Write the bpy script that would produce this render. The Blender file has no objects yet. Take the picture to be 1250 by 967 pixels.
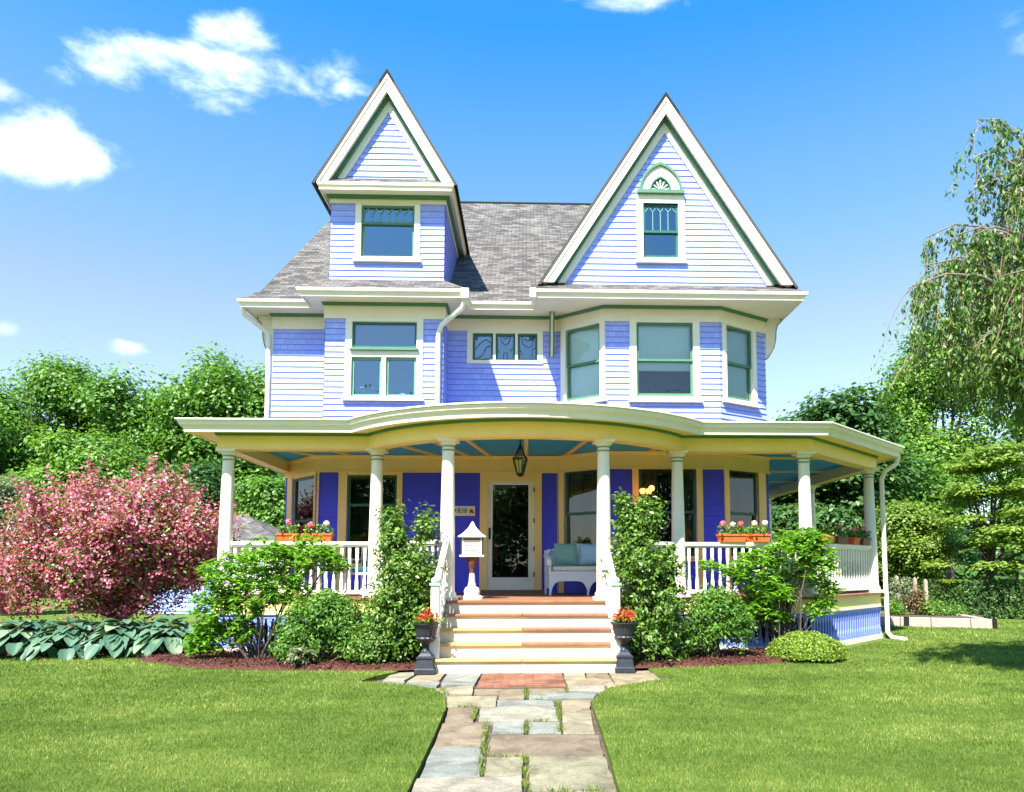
import bpy, math, random
import numpy as np
from mathutils import Vector, Matrix
R = math.radians
random.seed(7)
scene = bpy.context.scene
COL = scene.collection

# ------------------------------------------------------------------ camera
PSI, PITCH, F, HZ, HC = R(1.8), R(5), 900.0, 692.0, 1.445
PPY = HZ - F * math.tan(PITCH)
PPX = 642 + F * math.tan(PSI)
_h = Vector((math.sin(PSI), math.cos(PSI), 0))
_r = Vector((math.cos(PSI), -math.sin(PSI), 0))
_f = _h * math.cos(PITCH) + Vector((0, 0, math.sin(PITCH)))
_u = _h * -math.sin(PITCH) + Vector((0, 0, math.cos(PITCH)))
CAM = Vector((0, 0, HC))
def ray(px, py): return _r * (px - PPX) + _u * (PPY - py) + _f * F
def P(px, py, Y):
    d = ray(px, py); return CAM + d * (Y / d.y)
def G(px, py, z=0.0):
    d = ray(px, py); return CAM + d * ((z - HC) / d.z)
cam = bpy.data.objects.new('camera', bpy.data.cameras.new('camera')); COL.objects.link(cam)
cam.location = CAM
cam.rotation_euler = (R(90) + PITCH, 0, -PSI)
cam.data.sensor_width = 36; cam.data.lens = 36 * F / 1250
cam.data.shift_x = (625 - PPX) / 1250; cam.data.shift_y = (PPY - 483.5) / 1250
cam.data.clip_end = 2000
scene.camera = cam

# ------------------------------------------------------------------ light
SUN_AZ, SUN_EL = 26.0, 53.0      # degrees left of the camera's back, elevation
sd = Vector((-math.sin(R(SUN_AZ)) * math.cos(R(SUN_EL)), -math.cos(R(SUN_AZ)) * math.cos(R(SUN_EL)), math.sin(R(SUN_EL))))
sun = bpy.data.objects.new('sun', bpy.data.lights.new('sun', 'SUN')); COL.objects.link(sun)
sun.rotation_euler = sd.to_track_quat('Z', 'Y').to_euler()
sun.data.energy = 5.0; sun.data.angle = R(0.5); sun.data.color = (1, 0.95, 0.87)
w = bpy.data.worlds.new('World'); scene.world = w; w.use_nodes = True
nt = w.node_tree; N = nt.nodes; L = nt.links
bg = N['Background']
sky = N.new('ShaderNodeTexSky'); sky.sky_type = 'NISHITA'; sky.sun_disc = False
sky.sun_elevation = R(SUN_EL); sky.sun_rotation = R(180 + SUN_AZ); sky.air_density = 1.0; sky.dust_density = 0.6; sky.ozone_density = 2.0
SKY_STR = 0.11
def nmath(nt, op, a, b=None, c=None, clamp=False):
    n = nt.nodes.new('ShaderNodeMath'); n.operation = op; n.use_clamp = clamp
    for i, v in enumerate((a, b, c)):
        if v is None: continue
        if isinstance(v, (int, float)): n.inputs[i].default_value = v
        else: nt.links.new(v, n.inputs[i])
    return n.outputs[0]
tc = N.new('ShaderNodeTexCoord')
cur = None
clouds = [(262, 88, 175, 42, 1.0), (205, 95, 90, 26, .8), (300, 48, 75, 36, .85), (50, 178, 110, 46, 1.15), (0, 112, 45, 28, .6), (810, -4, 130, 26, .7),
          (430, 108, 60, 18, .5), (60, 404, 45, 12, .5), (150, 425, 40, 16, .35), (-5, 400, 50, 16, .6), (985, 225, 40, 26, .0), (1240, 40, 50, 34, .25)]
for (cx, cy, rx, ry, amp) in clouds:
    d0 = ray(cx, cy).normalized(); dx = (ray(cx + rx, cy).normalized() - d0); dy = (ray(cx, cy + ry).normalized() - d0)
    ex = dx.normalized(); ey = (dy - ex * dy.dot(ex)).normalized(); lx = dx.length; ly = dy.length
    def dot(v, k):
        n = N.new('ShaderNodeVectorMath'); n.operation = 'DOT_PRODUCT'; L.new(tc.outputs['Generated'], n.inputs[0]); n.inputs[1].default_value = v; return nmath(nt, 'DIVIDE', nmath(nt, 'SUBTRACT', n.outputs['Value'], v.dot(d0)), k)
    a = dot(ex, lx); b = dot(ey, ly)
    m = nmath(nt, 'SUBTRACT', amp, nmath(nt, 'ADD', nmath(nt, 'MULTIPLY', a, a), nmath(nt, 'MULTIPLY', b, b)))
    m = nmath(nt, 'MAXIMUM', m, -2.6)
    cur = m if cur is None else nmath(nt, 'MAXIMUM', cur, m)
mp = N.new('ShaderNodeMapping'); mp.inputs['Scale'].default_value = (1, 1, 1.8); L.new(tc.outputs['Generated'], mp.inputs[0])
nz = N.new('ShaderNodeTexNoise'); nz.inputs['Scale'].default_value = 9; nz.inputs['Detail'].default_value = 9; nz.inputs['Roughness'].default_value = .6
nz.inputs['Distortion'].default_value = .35
L.new(mp.outputs[0], nz.inputs['Vector'])
t = nmath(nt, 'ADD', nmath(nt, 'SUBTRACT', nmath(nt, 'MULTIPLY', cur, .44), .02), nmath(nt, 'MULTIPLY', nmath(nt, 'SUBTRACT', nz.outputs['Fac'], .5), 2.7))
cl = N.new('ShaderNodeMapRange'); cl.interpolation_type = 'SMOOTHSTEP'; L.new(t, cl.inputs[0]); cl.inputs[1].default_value = .0; cl.inputs[2].default_value = 1.25
mx = N.new('ShaderNodeMix'); mx.data_type = 'RGBA'; L.new(nmath(nt, 'MULTIPLY', cl.outputs[0], .93), mx.inputs[0])
sx_ = N.new('ShaderNodeSeparateXYZ'); L.new(tc.outputs['Generated'], sx_.inputs[0])
sr = N.new('ShaderNodeValToRGB'); L.new(sx_.outputs['Z'], sr.inputs[0])
for i_, (zz_, c_) in enumerate(((0.0, (.42, .42, .44)), (ray(650, 400).normalized().z, (.47, .43, .37)), (ray(650, 300).normalized().z, (.36, .46, .46)), (ray(650, 200).normalized().z, (.28, .46, .53)), (ray(650, 30).normalized().z, (.095, .42, .62)))):
    e_ = sr.color_ramp.elements[i_] if i_ < 2 else sr.color_ramp.elements.new(zz_)
    e_.position = zz_; e_.color = c_ + (1,)
vm_ = N.new('ShaderNodeVectorMath'); vm_.operation = 'MULTIPLY'; L.new(sky.outputs[0], vm_.inputs[0]); L.new(sr.outputs[0], vm_.inputs[1])
vs_ = N.new('ShaderNodeVectorMath'); vs_.operation = 'SCALE'; vs_.inputs['Scale'].default_value = 2.0; L.new(vm_.outputs[0], vs_.inputs[0]); L.new(vs_.outputs[0], mx.inputs[6]); mx.inputs[7].default_value = (8.6, 8.9, 9.4, 1)
L.new(mx.outputs[2], bg.inputs['Color']); bg.inputs['Strength'].default_value = SKY_STR
scene.view_settings.view_transform = 'Standard'; scene.view_settings.look = 'None'; scene.view_settings.gamma = 1
scene.view_settings.exposure = 1.55
scene.render.engine = 'CYCLES'
scene.cycles.use_denoising = True
scene.cycles.max_bounces = 8; scene.cycles.transparent_max_bounces = 16
scene.cycles.sample_clamp_indirect = 6
scene.render.film_transparent = False

# ------------------------------------------------------------------ materials
MATS = {}
def newmat(name):
    m = bpy.data.materials.new(name); m.use_nodes = True; MATS[name] = m
    return m, m.node_tree, m.node_tree.nodes['Principled BSDF']
def paint(name, col, rough=.5, var=.08, scale=3.0, bump=.0, bscale=60, spec=.4, metal=0.0):
    m, nt, b = newmat(name)
    tc = nt.nodes.new('ShaderNodeTexCoord')
    n = nt.nodes.new('ShaderNodeTexNoise'); n.inputs['Scale'].default_value = scale; n.inputs['Detail'].default_value = 6; n.inputs['Roughness'].default_value = .65
    nt.links.new(tc.outputs['Object'], n.inputs['Vector'])
    r = nt.nodes.new('ShaderNodeValToRGB'); r.color_ramp.elements[0].position = .3; r.color_ramp.elements[1].position = .7
    r.color_ramp.elements[0].color = tuple(c * (1 - var) for c in col) + (1,); r.color_ramp.elements[1].color = tuple(min(1, c * (1 + var * .6)) for c in col) + (1,)
    nt.links.new(n.outputs['Fac'], r.inputs[0]); nt.links.new(r.outputs[0], b.inputs['Base Color'])
    b.inputs['Roughness'].default_value = rough; b.inputs['Specular IOR Level'].default_value = spec; b.inputs['Metallic'].default_value = metal
    if bump:
        n2 = nt.nodes.new('ShaderNodeTexNoise'); n2.inputs['Scale'].default_value = bscale; n2.inputs['Detail'].default_value = 4
        nt.links.new(tc.outputs['Object'], n2.inputs['Vector'])
        bp = nt.nodes.new('ShaderNodeBump'); bp.inputs['Strength'].default_value = bump; bp.inputs['Distance'].default_value = .01
        nt.links.new(n2.outputs['Fac'], bp.inputs['Height']); nt.links.new(bp.outputs[0], b.inputs['Normal'])
    return m
def brickmat(name, cols, mortar, bw, bh, ms, rough=.8, bump=.4, noise=.25, off=.5):
    m, nt, b = newmat(name)
    uv = nt.nodes.new('ShaderNodeTexCoord')
    br = nt.nodes.new('ShaderNodeTexBrick'); nt.links.new(uv.outputs['UV'], br.inputs['Vector'])
    br.inputs['Scale'].default_value = 1; br.inputs['Brick Width'].default_value = bw; br.inputs['Row Height'].default_value = bh
    br.inputs['Mortar Size'].default_value = ms; br.inputs['Mortar Smooth'].default_value = .2; br.inputs['Bias'].default_value = 0; br.offset = off
    br.inputs['Color1'].default_value = tuple(cols[0]) + (1,); br.inputs['Color2'].default_value = tuple(cols[1]) + (1,); br.inputs['Mortar'].default_value = tuple(mortar) + (1,)
    n = nt.nodes.new('ShaderNodeTexNoise'); n.inputs['Scale'].default_value = 1.3; n.inputs['Detail'].default_value = 8; n.inputs['Roughness'].default_value = .7
    nt.links.new(uv.outputs['UV'], n.inputs['Vector'])
    r = nt.nodes.new('ShaderNodeMapRange'); nt.links.new(n.outputs['Fac'], r.inputs[0]); r.inputs[1].default_value = .3; r.inputs[2].default_value = .7; r.inputs[3].default_value = 1 - noise; r.inputs[4].default_value = 1 + noise
    vm = nt.nodes.new('ShaderNodeVectorMath'); vm.operation = 'SCALE'; nt.links.new(br.outputs['Color'], vm.inputs[0]); nt.links.new(r.outputs[0], vm.inputs['Scale'])
    nt.links.new(vm.outputs[0], b.inputs['Base Color'])
    b.inputs['Roughness'].default_value = rough; b.inputs['Specular IOR Level'].default_value = .25
    bp = nt.nodes.new('ShaderNodeBump'); bp.inputs['Strength'].default_value = bump; bp.inputs['Distance'].default_value = .01; bp.invert = True
    nt.links.new(br.outputs['Fac'], bp.inputs['Height']); nt.links.new(bp.outputs[0], b.inputs['Normal'])
    return m
def leafmat(name, c0, c1, c2=None, rough=.45, trans=.3, spec=.4):
    m, nt, b = newmat(name)
    at = nt.nodes.new('ShaderNodeAttribute'); at.attribute_name = 'rnd'
    r = nt.nodes.new('ShaderNodeValToRGB'); r.color_ramp.elements[0].color = tuple(c0) + (1,); r.color_ramp.elements[1].color = tuple(c1) + (1,)
    if c2: e = r.color_ramp.elements.new(.85); e.color = tuple(c1) + (1,); r.color_ramp.elements[-1].color = tuple(c2) + (1,)
    nt.links.new(at.outputs['Fac'], r.inputs[0]); nt.links.new(r.outputs[0], b.inputs['Base Color'])
    b.inputs['Roughness'].default_value = rough; b.inputs['Specular IOR Level'].default_value = spec
    tr = nt.nodes.new('ShaderNodeBsdfTranslucent')
    vm = nt.nodes.new('ShaderNodeVectorMath'); vm.operation = 'MULTIPLY'; nt.links.new(r.outputs[0], vm.inputs[0]); vm.inputs[1].default_value = (1.5, 1.5, .6)
    nt.links.new(vm.outputs[0], tr.inputs[0])
    mi = nt.nodes.new('ShaderNodeMixShader'); mi.inputs[0].default_value = trans
    out = nt.nodes['Material Output']; nt.links.new(b.outputs[0], mi.inputs[1]); nt.links.new(tr.outputs[0], mi.inputs[2]); nt.links.new(mi.outputs[0], out.inputs[0])
    return m
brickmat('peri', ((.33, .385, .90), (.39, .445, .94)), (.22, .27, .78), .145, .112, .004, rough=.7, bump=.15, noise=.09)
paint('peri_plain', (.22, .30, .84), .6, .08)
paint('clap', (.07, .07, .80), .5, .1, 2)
paint('clap_neighbour', (.30, .38, .75), .6, .08)
paint('cream', (.87, .77, .63), .5, .06, 2.5, .05)
paint('cream_white', (.86, .80, .68), .5, .06, 4, .05)
paint('butter', (1.0, .75, .28), .5, .07, 2)
paint('peach', (1.0, .64, .25), .5, .07, 2)
paint('green_trim', (.075, .20, .12), .5, .1)
paint('green_sash', (.025, .12, .095), .4, .1)
paint('green_light', (.16, .33, .22), .4, .1)
paint('sage', (.40, .55, .44), .5, .1)
paint('ceiling_blue', (.02, .36, .72), .5, .12, 2)
paint('deck', (.28, .12, .06), .6, .3, 5, .1, 40)
paint('tread_new', (.50, .32, .13), .6, .15, 5)
paint('riser', (.66, .57, .42), .55, .06, 4)
paint('iron', (.028, .032, .042), .45, .3, 12, .3, 60)
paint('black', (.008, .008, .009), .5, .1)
paint('terracotta', (.72, .12, .025), .6, .15, 8)
paint('terracotta_dark', (.22, .07, .04), .6, .2, 8)
paint('wicker', (.80, .80, .84), .6, .12, 40, .6, 90)
paint('cushion', (.62, .70, .60), .9, .1, 10, .2, 90)
paint('pillow_green', (.22, .40, .34), .9, .15, 14, .2, 90)
paint('pillow_blue', (.40, .55, .70), .9, .2, 14, .2, 90)
paint('teal_cloth', (.01, .09, .11), .9, .2, 14)
paint('bark', (.10, .075, .06), .9, .4, 9, .8, 30)
paint('bark_grey', (.22, .18, .16), .9, .3, 9, .8, 30)
paint('twig_brown', (.30, .19, .15), .8, .3, 9)
paint('mulch', (.085, .025, .016), .95, .6, 26, 1.0, 60)
paint('soil', (.09, .065, .045), .95, .5, 12, .8, 40)
paint('unlit_room', (.012, .012, .014), .9, .5, 1.5)  # near-black walls put the darkness of an unlit interior into the colour
paint('curtain', (.10, .09, .06), .95, .3, 5)
paint('blind', (.80, .97, .95), .9, .04, 2)
paint('blind_white', (.85, .85, .80), .9, .04, 2)
paint('kraft', (.72, .66, .62), .6, .12, 30)
paint('rust', (.15, .05, .035), .7, .4, 14, .4)
paint('timber', (.42, .34, .28), .9, .25, 7, .4, 40)
paint('brass', (.5, .35, .12), .35, .1, metal=1)
paint('sign_face', (.85, .78, .60), .6, .1, 30)
paint('sign_ink', (.03, .03, .03), .6, .1)
paint('sign_red', (.55, .03, .04), .6, .1)
brickmat('roof', ((.058, .054, .050), (.165, .152, .138)), (.025, .025, .025), .19, .115, .006, rough=.92, bump=.7, noise=.35)
brickmat('brickpad', ((.16, .055, .035), (.36, .13, .075)), (.12, .09, .05), .2, .066, .010, rough=.95, bump=.9, noise=.6)
def glassmat(name, ior, tint=(1, 1, 1, 1)):
    m, nt, b = newmat(name)
    nt.nodes.remove(b)
    fr = nt.nodes.new('ShaderNodeFresnel'); fr.inputs['IOR'].default_value = ior
    tr = nt.nodes.new('ShaderNodeBsdfTransparent'); gl = nt.nodes.new('ShaderNodeBsdfGlossy'); gl.inputs['Roughness'].default_value = .0; gl.inputs['Color'].default_value = tint
    tc = nt.nodes.new('ShaderNodeTexCoord'); n = nt.nodes.new('ShaderNodeTexNoise'); n.inputs['Scale'].default_value = 1.6; nt.links.new(tc.outputs['Object'], n.inputs['Vector'])
    bp = nt.nodes.new('ShaderNodeBump'); bp.inputs['Strength'].default_value = .12; bp.inputs['Distance'].default_value = .01; nt.links.new(n.outputs['Fac'], bp.inputs['Height']); nt.links.new(bp.outputs[0], gl.inputs['Normal'])
    mi = nt.nodes.new('ShaderNodeMixShader'); nt.links.new(fr.outputs[0], mi.inputs[0]); nt.links.new(tr.outputs[0], mi.inputs[1]); nt.links.new(gl.outputs[0], mi.inputs[2])
    nt.links.new(mi.outputs[0], nt.nodes['Material Output'].inputs[0])
glassmat('glass', 3.0, (.45, .72, 1, 1))
glassmat('glass_porch', 1.7)
glassmat('glass_blind', 1.9, (.7, .88, 1, 1))
def glow(name, col, s):
    m, nt, b = newmat(name); b.inputs['Base Color'].default_value = tuple(col) + (1,); b.inputs['Emission Color'].default_value = tuple(col) + (1,); b.inputs['Emission Strength'].default_value = s
glow('lamp_glow', (1, .35, .08), 1.6)
# stones: colour by attribute
def stonemat():
    m, nt, b = newmat('stone')
    at = nt.nodes.new('ShaderNodeAttribute'); at.attribute_name = 'rnd'
    r = nt.nodes.new('ShaderNodeValToRGB')
    for i, (p, c) in enumerate(((0, (.19, .145, .095)), (.3, (.28, .22, .135)), (.55, (.225, .205, .125)), (.75, (.30, .25, .165)), (.86, (.20, .21, .18)), (1, (.28, .25, .17)))):
        e = r.color_ramp.elements[i] if i < 2 else r.color_ramp.elements.new(p)
        e.position = p; e.color = c + (1,)
    nt.links.new(at.outputs['Fac'], r.inputs[0])
    tc = nt.nodes.new('ShaderNodeTexCoord')
    n = nt.nodes.new('ShaderNodeTexNoise'); n.inputs['Scale'].default_value = 3; n.inputs['Detail'].default_value = 10; n.inputs['Roughness'].default_value = .7; n.inputs['Distortion'].default_value = .8
    nt.links.new(tc.outputs['Object'], n.inputs['Vector'])
    mr = nt.nodes.new('ShaderNodeMapRange'); nt.links.new(n.outputs['Fac'], mr.inputs[0]); mr.inputs[1].default_value = .3; mr.inputs[2].default_value = .7; mr.inputs[3].default_value = .45; mr.inputs[4].default_value = 1.4
    vm = nt.nodes.new('ShaderNodeVectorMath'); vm.operation = 'SCALE'; nt.links.new(r.outputs[0], vm.inputs[0]); nt.links.new(mr.outputs[0], vm.inputs['Scale'])
    nt.links.new(vm.outputs[0], b.inputs['Base Color']); b.inputs['Roughness'].default_value = .85; b.inputs['Specular IOR Level'].default_value = .3
    n3 = nt.nodes.new('ShaderNodeTexNoise'); n3.inputs['Scale'].default_value = 45; n3.inputs['Detail'].default_value = 6; n3.inputs['Roughness'].default_value = .8; nt.links.new(tc.outputs['Object'], n3.inputs['Vector'])
    m3 = nt.nodes.new('ShaderNodeMapRange'); nt.links.new(n3.outputs['Fac'], m3.inputs[0]); m3.inputs[1].default_value = .3; m3.inputs[2].default_value = .7; m3.inputs[3].default_value = .6; m3.inputs[4].default_value = 1.25
    v3 = nt.nodes.new('ShaderNodeVectorMath'); v3.operation = 'SCALE'; nt.links.new(vm.outputs[0], v3.inputs[0]); nt.links.new(m3.outputs[0], v3.inputs['Scale']); nt.links.new(v3.outputs[0], b.inputs['Base Color'])
    hh = nmath(nt, 'ADD', n.outputs['Fac'], nmath(nt, 'MULTIPLY', n3.outputs['Fac'], .3))
    bp = nt.nodes.new('ShaderNodeBump'); bp.inputs['Strength'].default_value = .8; bp.inputs['Distance'].default_value = .02; nt.links.new(hh, bp.inputs['Height']); nt.links.new(bp.outputs[0], b.inputs['Normal'])
stonemat()
def lawnmat():
    m, nt, b = newmat('lawn')
    tc = nt.nodes.new('ShaderNodeTexCoord')
    r = nt.nodes.new('ShaderNodeValToRGB')
    n = nt.nodes.new('ShaderNodeTexNoise'); n.inputs['Scale'].default_value = 1.1; n.inputs['Detail'].default_value = 8; n.inputs['Roughness'].default_value = .75
    n2 = nt.nodes.new('ShaderNodeTexNoise'); n2.inputs['Scale'].default_value = 55; n2.inputs['Detail'].default_value = 5; n2.inputs['Roughness'].default_value = .8
    mp = nt.nodes.new('ShaderNodeMapping'); mp.inputs['Scale'].default_value = (1, .6, 1); nt.links.new(tc.outputs['Object'], mp.inputs[0])
    nt.links.new(tc.outputs['Object'], n.inputs['Vector']); nt.links.new(mp.outputs[0], n2.inputs['Vector'])
    s = nmath(nt, 'ADD', nmath(nt, 'MULTIPLY', n.outputs['Fac'], .45), nmath(nt, 'MULTIPLY', n2.outputs['Fac'], .55))
    nt.links.new(s, r.inputs[0])
    r.color_ramp.elements[0].position = .36; r.color_ramp.elements[0].color = (.045, .085, .012, 1)
    r.color_ramp.elements[1].position = .62; r.color_ramp.elements[1].color = (.16, .23, .04, 1)
    nt.links.new(r.outputs[0], b.inputs['Base Color']); b.inputs['Roughness'].default_value = .9; b.inputs['Specular IOR Level'].default_value = .1
    bp = nt.nodes.new('ShaderNodeBump'); bp.inputs['Strength'].default_value = .8; bp.inputs['Distance'].default_value = .03; nt.links.new(n2.outputs['Fac'], bp.inputs['Height']); nt.links.new(bp.outputs[0], b.inputs['Normal'])
lawnmat()
leafmat('leaf_maple', (.03, .10, .012), (.15, .30, .035), (.27, .42, .06), trans=.33)
leafmat('leaf_bright', (.05, .14, .015), (.19, .34, .04), (.30, .43, .07), trans=.35)
leafmat('leaf_dark', (.02, .065, .014), (.075, .165, .03), (.13, .23, .05))
leafmat('leaf_lime', (.09, .17, .02), (.22, .32, .05), (.30, .38, .08), trans=.35)
leafmat('leaf_holly', (.03, .085, .012), (.15, .27, .035), (.26, .38, .06), rough=.35, trans=.25)
leafmat('leaf_shrub', (.07, .19, .015), (.18, .38, .035), (.30, .48, .06), trans=.4)
leafmat('leaf_box', (.08, .15, .012), (.26, .37, .04), (.36, .45, .07))
leafmat('leaf_weep', (.04, .10, .02), (.15, .26, .05), (.27, .36, .09), trans=.3)
leafmat('leaf_hosta', (.045, .11, .065), (.115, .21, .125), (.26, .34, .19), rough=.4, trans=.15)
leafmat('leaf_grey', (.08, .13, .04), (.27, .30, .18), (.42, .42, .33))
leafmat('leaf_hedge', (.025, .07, .012), (.085, .18, .03), (.16, .27, .045))
leafmat('leaf_bronze', (.09, .05, .02), (.19, .13, .05), (.14, .20, .05))
leafmat('blossom_pink', (.26, .045, .08), (.65, .21, .30), (.90, .60, .66), rough=.7, trans=.3)
leafmat('blossom_rose', (.70, .08, .16), (.85, .30, .34), (.9, .7, .7), rough=.7)
leafmat('blossom_white', (.7, .6, .6), (.85, .80, .78), rough=.7)
leafmat('leaf_red', (.30, .02, .02), (.65, .08, .03), (.45, .20, .05), rough=.5)
leafmat('grassblade', (.055, .105, .013), (.19, .265, .038), (.40, .39, .13), rough=.6, trans=.3, spec=.2)

# ------------------------------------------------------------------ mesh builder
WL = {}
class MB:
    def __init__(s): s.v = []; s.f = []; s.uv = []; s.r = []
    def add(s, vs, fs, uvs=None):
        o = len(s.v); s.v.extend([tuple(q) for q in vs])
        for k, f in enumerate(fs):
            s.f.append([i + o for i in f]); s.uv.append(uvs[k] if uvs else None)
    def box(s, x0, x1, y0, y1, z0, z1):
        s.add([(x0, y0, z0), (x1, y0, z0), (x1, y1, z0), (x0, y1, z0), (x0, y0, z1), (x1, y0, z1), (x1, y1, z1), (x0, y1, z1)],
              [(3, 2, 1, 0), (4, 5, 6, 7), (0, 1, 5, 4), (1, 2, 6, 5), (2, 3, 7, 6), (3, 0, 4, 7)])
    def fbox(s, fr, s0, s1, z0, z1, d0, d1):
        c = [fr.pt(a, z, d) for (a, d, z) in ((s0, d1, z0), (s1, d1, z0), (s1, d0, z0), (s0, d0, z0), (s0, d1, z1), (s1, d1, z1), (s1, d0, z1), (s0, d0, z1))]
        s.add(c, [(3, 2, 1, 0), (4, 5, 6, 7), (0, 1, 5, 4), (1, 2, 6, 5), (2, 3, 7, 6), (3, 0, 4, 7)])
    def prism(s, pts, vec):          # pts: planar polygon (3D), extruded by vec
        n = len(pts); vec = Vector(vec); pts = [Vector(q) for q in pts]
        s.add(pts + [q + vec for q in pts], [list(range(n))[::-1], list(range(n, 2 * n))] + [(i, (i + 1) % n, n + (i + 1) % n, n + i) for i in range(n)])
    def lathe(s, prof, c=(0, 0, 0), n=16, rot=0.0, sx=1, sy=1):
        vs = []; fs = []
        for (r, z) in prof:
            for k in range(n):
                a = rot + 2 * math.pi * k / n; vs.append((c[0] + r * sx * math.cos(a), c[1] + r * sy * math.sin(a), c[2] + z))
        for i in range(len(prof) - 1):
            for k in range(n): fs.append((i * n + k, i * n + (k + 1) % n, (i + 1) * n + (k + 1) % n, (i + 1) * n + k))
        fs.append(list(range(n))[::-1]); fs.append([(len(prof) - 1) * n + k for k in range(n)])
        s.add(vs, fs)
    def tube(s, pts, rads, n=6):
        pts = [Vector(q) for q in pts]
        if isinstance(rads, (int, float)): rads = [rads] * len(pts)
        vs = []; fs = []; ref = None
        for i, q in enumerate(pts):
            d = (pts[min(i + 1, len(pts) - 1)] - pts[max(i - 1, 0)]).normalized()
            if ref is None: ref = d.orthogonal().normalized()
            a = (ref - d * ref.dot(d)); a = a.normalized() if a.length > 1e-4 else d.orthogonal().normalized(); ref = a; b = d.cross(a)
            for k in range(n):
                t = 2 * math.pi * k / n; vs.append(q + (a * math.cos(t) + b * math.sin(t)) * rads[i])
        for i in range(len(pts) - 1):
            for k in range(n): fs.append((i * n + k, i * n + (k + 1) % n, (i + 1) * n + (k + 1) % n, (i + 1) * n + k))
        fs.append(list(range(n))[::-1]); fs.append([(len(pts) - 1) * n + k for k in range(n)])
        s.add(vs, fs)
    def sweep(s, path, prof, closed_prof=True):
        m = len(prof); pts = []
        for i, q in enumerate(path):
            for (o, z) in prof:
                x, y = offpt(path, i, o); pts.append((x, y, z))
        fs = []
        for i in range(len(path) - 1):
            for k in range(m if closed_prof else m - 1):
                k2 = (k + 1) % m; fs.append((i * m + k, i * m + k2, (i + 1) * m + k2, (i + 1) * m + k))
        if closed_prof: fs.append(list(range(m))[::-1]); fs.append([(len(path) - 1) * m + k for k in range(m)])
        s.add(pts, fs)
    def build(s, name, mat, parent=None, smooth=False, origin=None, bevel=0.0):
        me = bpy.data.meshes.new(name)
        base = Vector(WL[parent]) if parent is not None else Vector(origin or (0, 0, 0))
        me.from_pydata([(a - base.x, b - base.y, c - base.z) for a, b, c in s.v], [], s.f)
        if any(u is not None for u in s.uv):
            ul = me.uv_layers.new(name='UVMap'); data = np.zeros((len(me.loops), 2), dtype=np.float32); k = 0
            for f, u in zip(s.f, s.uv):
                for j in range(len(f)):
                    if u is not None: data[k] = u[j]
                    k += 1
            ul.data.foreach_set('uv', data.ravel())
        if s.r:
            at = me.attributes.new('rnd', 'FLOAT', 'POINT'); at.data.foreach_set('value', np.array(s.r, dtype=np.float32))
        me.materials.append(MATS[mat])
        if smooth:
            me.polygons.foreach_set('use_smooth', [True] * len(me.polygons))
            try: me.set_sharp_from_angle(angle=R(40))
            except Exception: pass
        me.update()
        o = bpy.data.objects.new(name, me); COL.objects.link(o)
        if parent is not None: o.parent = parent; WL[o] = tuple(base)
        else: o.location = base; WL[o] = tuple(base)
        if bevel:
            bv = o.modifiers.new('bevel', 'BEVEL'); bv.width = bevel; bv.segments = 2; bv.limit_method = 'ANGLE'
        return o
def offpt(path, i, o):
    q = Vector(path[i])
    def nrm(a, b):
        d = (Vector(b) - Vector(a)).normalized(); return Vector((d.y, -d.x))
    n1 = nrm(path[i - 1], path[i]) if i > 0 else None; n2 = nrm(path[i], path[i + 1]) if i < len(path) - 1 else None
    if n1 is None: n = n2; k = 1
    elif n2 is None: n = n1; k = 1
    else:
        n = (n1 + n2).normalized(); k = 1 / max(.35, n.dot(n1))
    return (q.x + n.x * o * k, q.y + n.y * o * k)
class Frame:
    """a vertical wall: s runs along it, z up, d outward"""
    def __init__(s, a, b):
        s.o = Vector((a[0], a[1], 0)); s.u = (Vector((b[0], b[1], 0)) - s.o); s.L = s.u.length; s.u.normalize(); s.n = Vector((s.u.y, -s.u.x, 0))
    def pt(s, a, z, d=0.0): return s.o + s.u * a + s.n * d + Vector((0, 0, z))
    def px(s, px, py):
        d = ray(px, py); t = (s.o - CAM).dot(s.n) / d.dot(s.n); q = CAM + d * t
        return ((q - s.o).dot(s.u), q.z)
def clip(poly, axis, val, keep_greater):
    out = []
    for i in range(len(poly)):
        a, b = poly[i], poly[(i + 1) % len(poly)]
        ia = (a[axis] >= val) if keep_greater else (a[axis] <= val); ib = (b[axis] >= val) if keep_greater else (b[axis] <= val)
        if ia: out.append(a)
        if ia != ib:
            t = (val - a[axis]) / (b[axis] - a[axis]); out.append(tuple(a[k] + (b[k] - a[k]) * t for k in range(2)))
    return out
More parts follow.
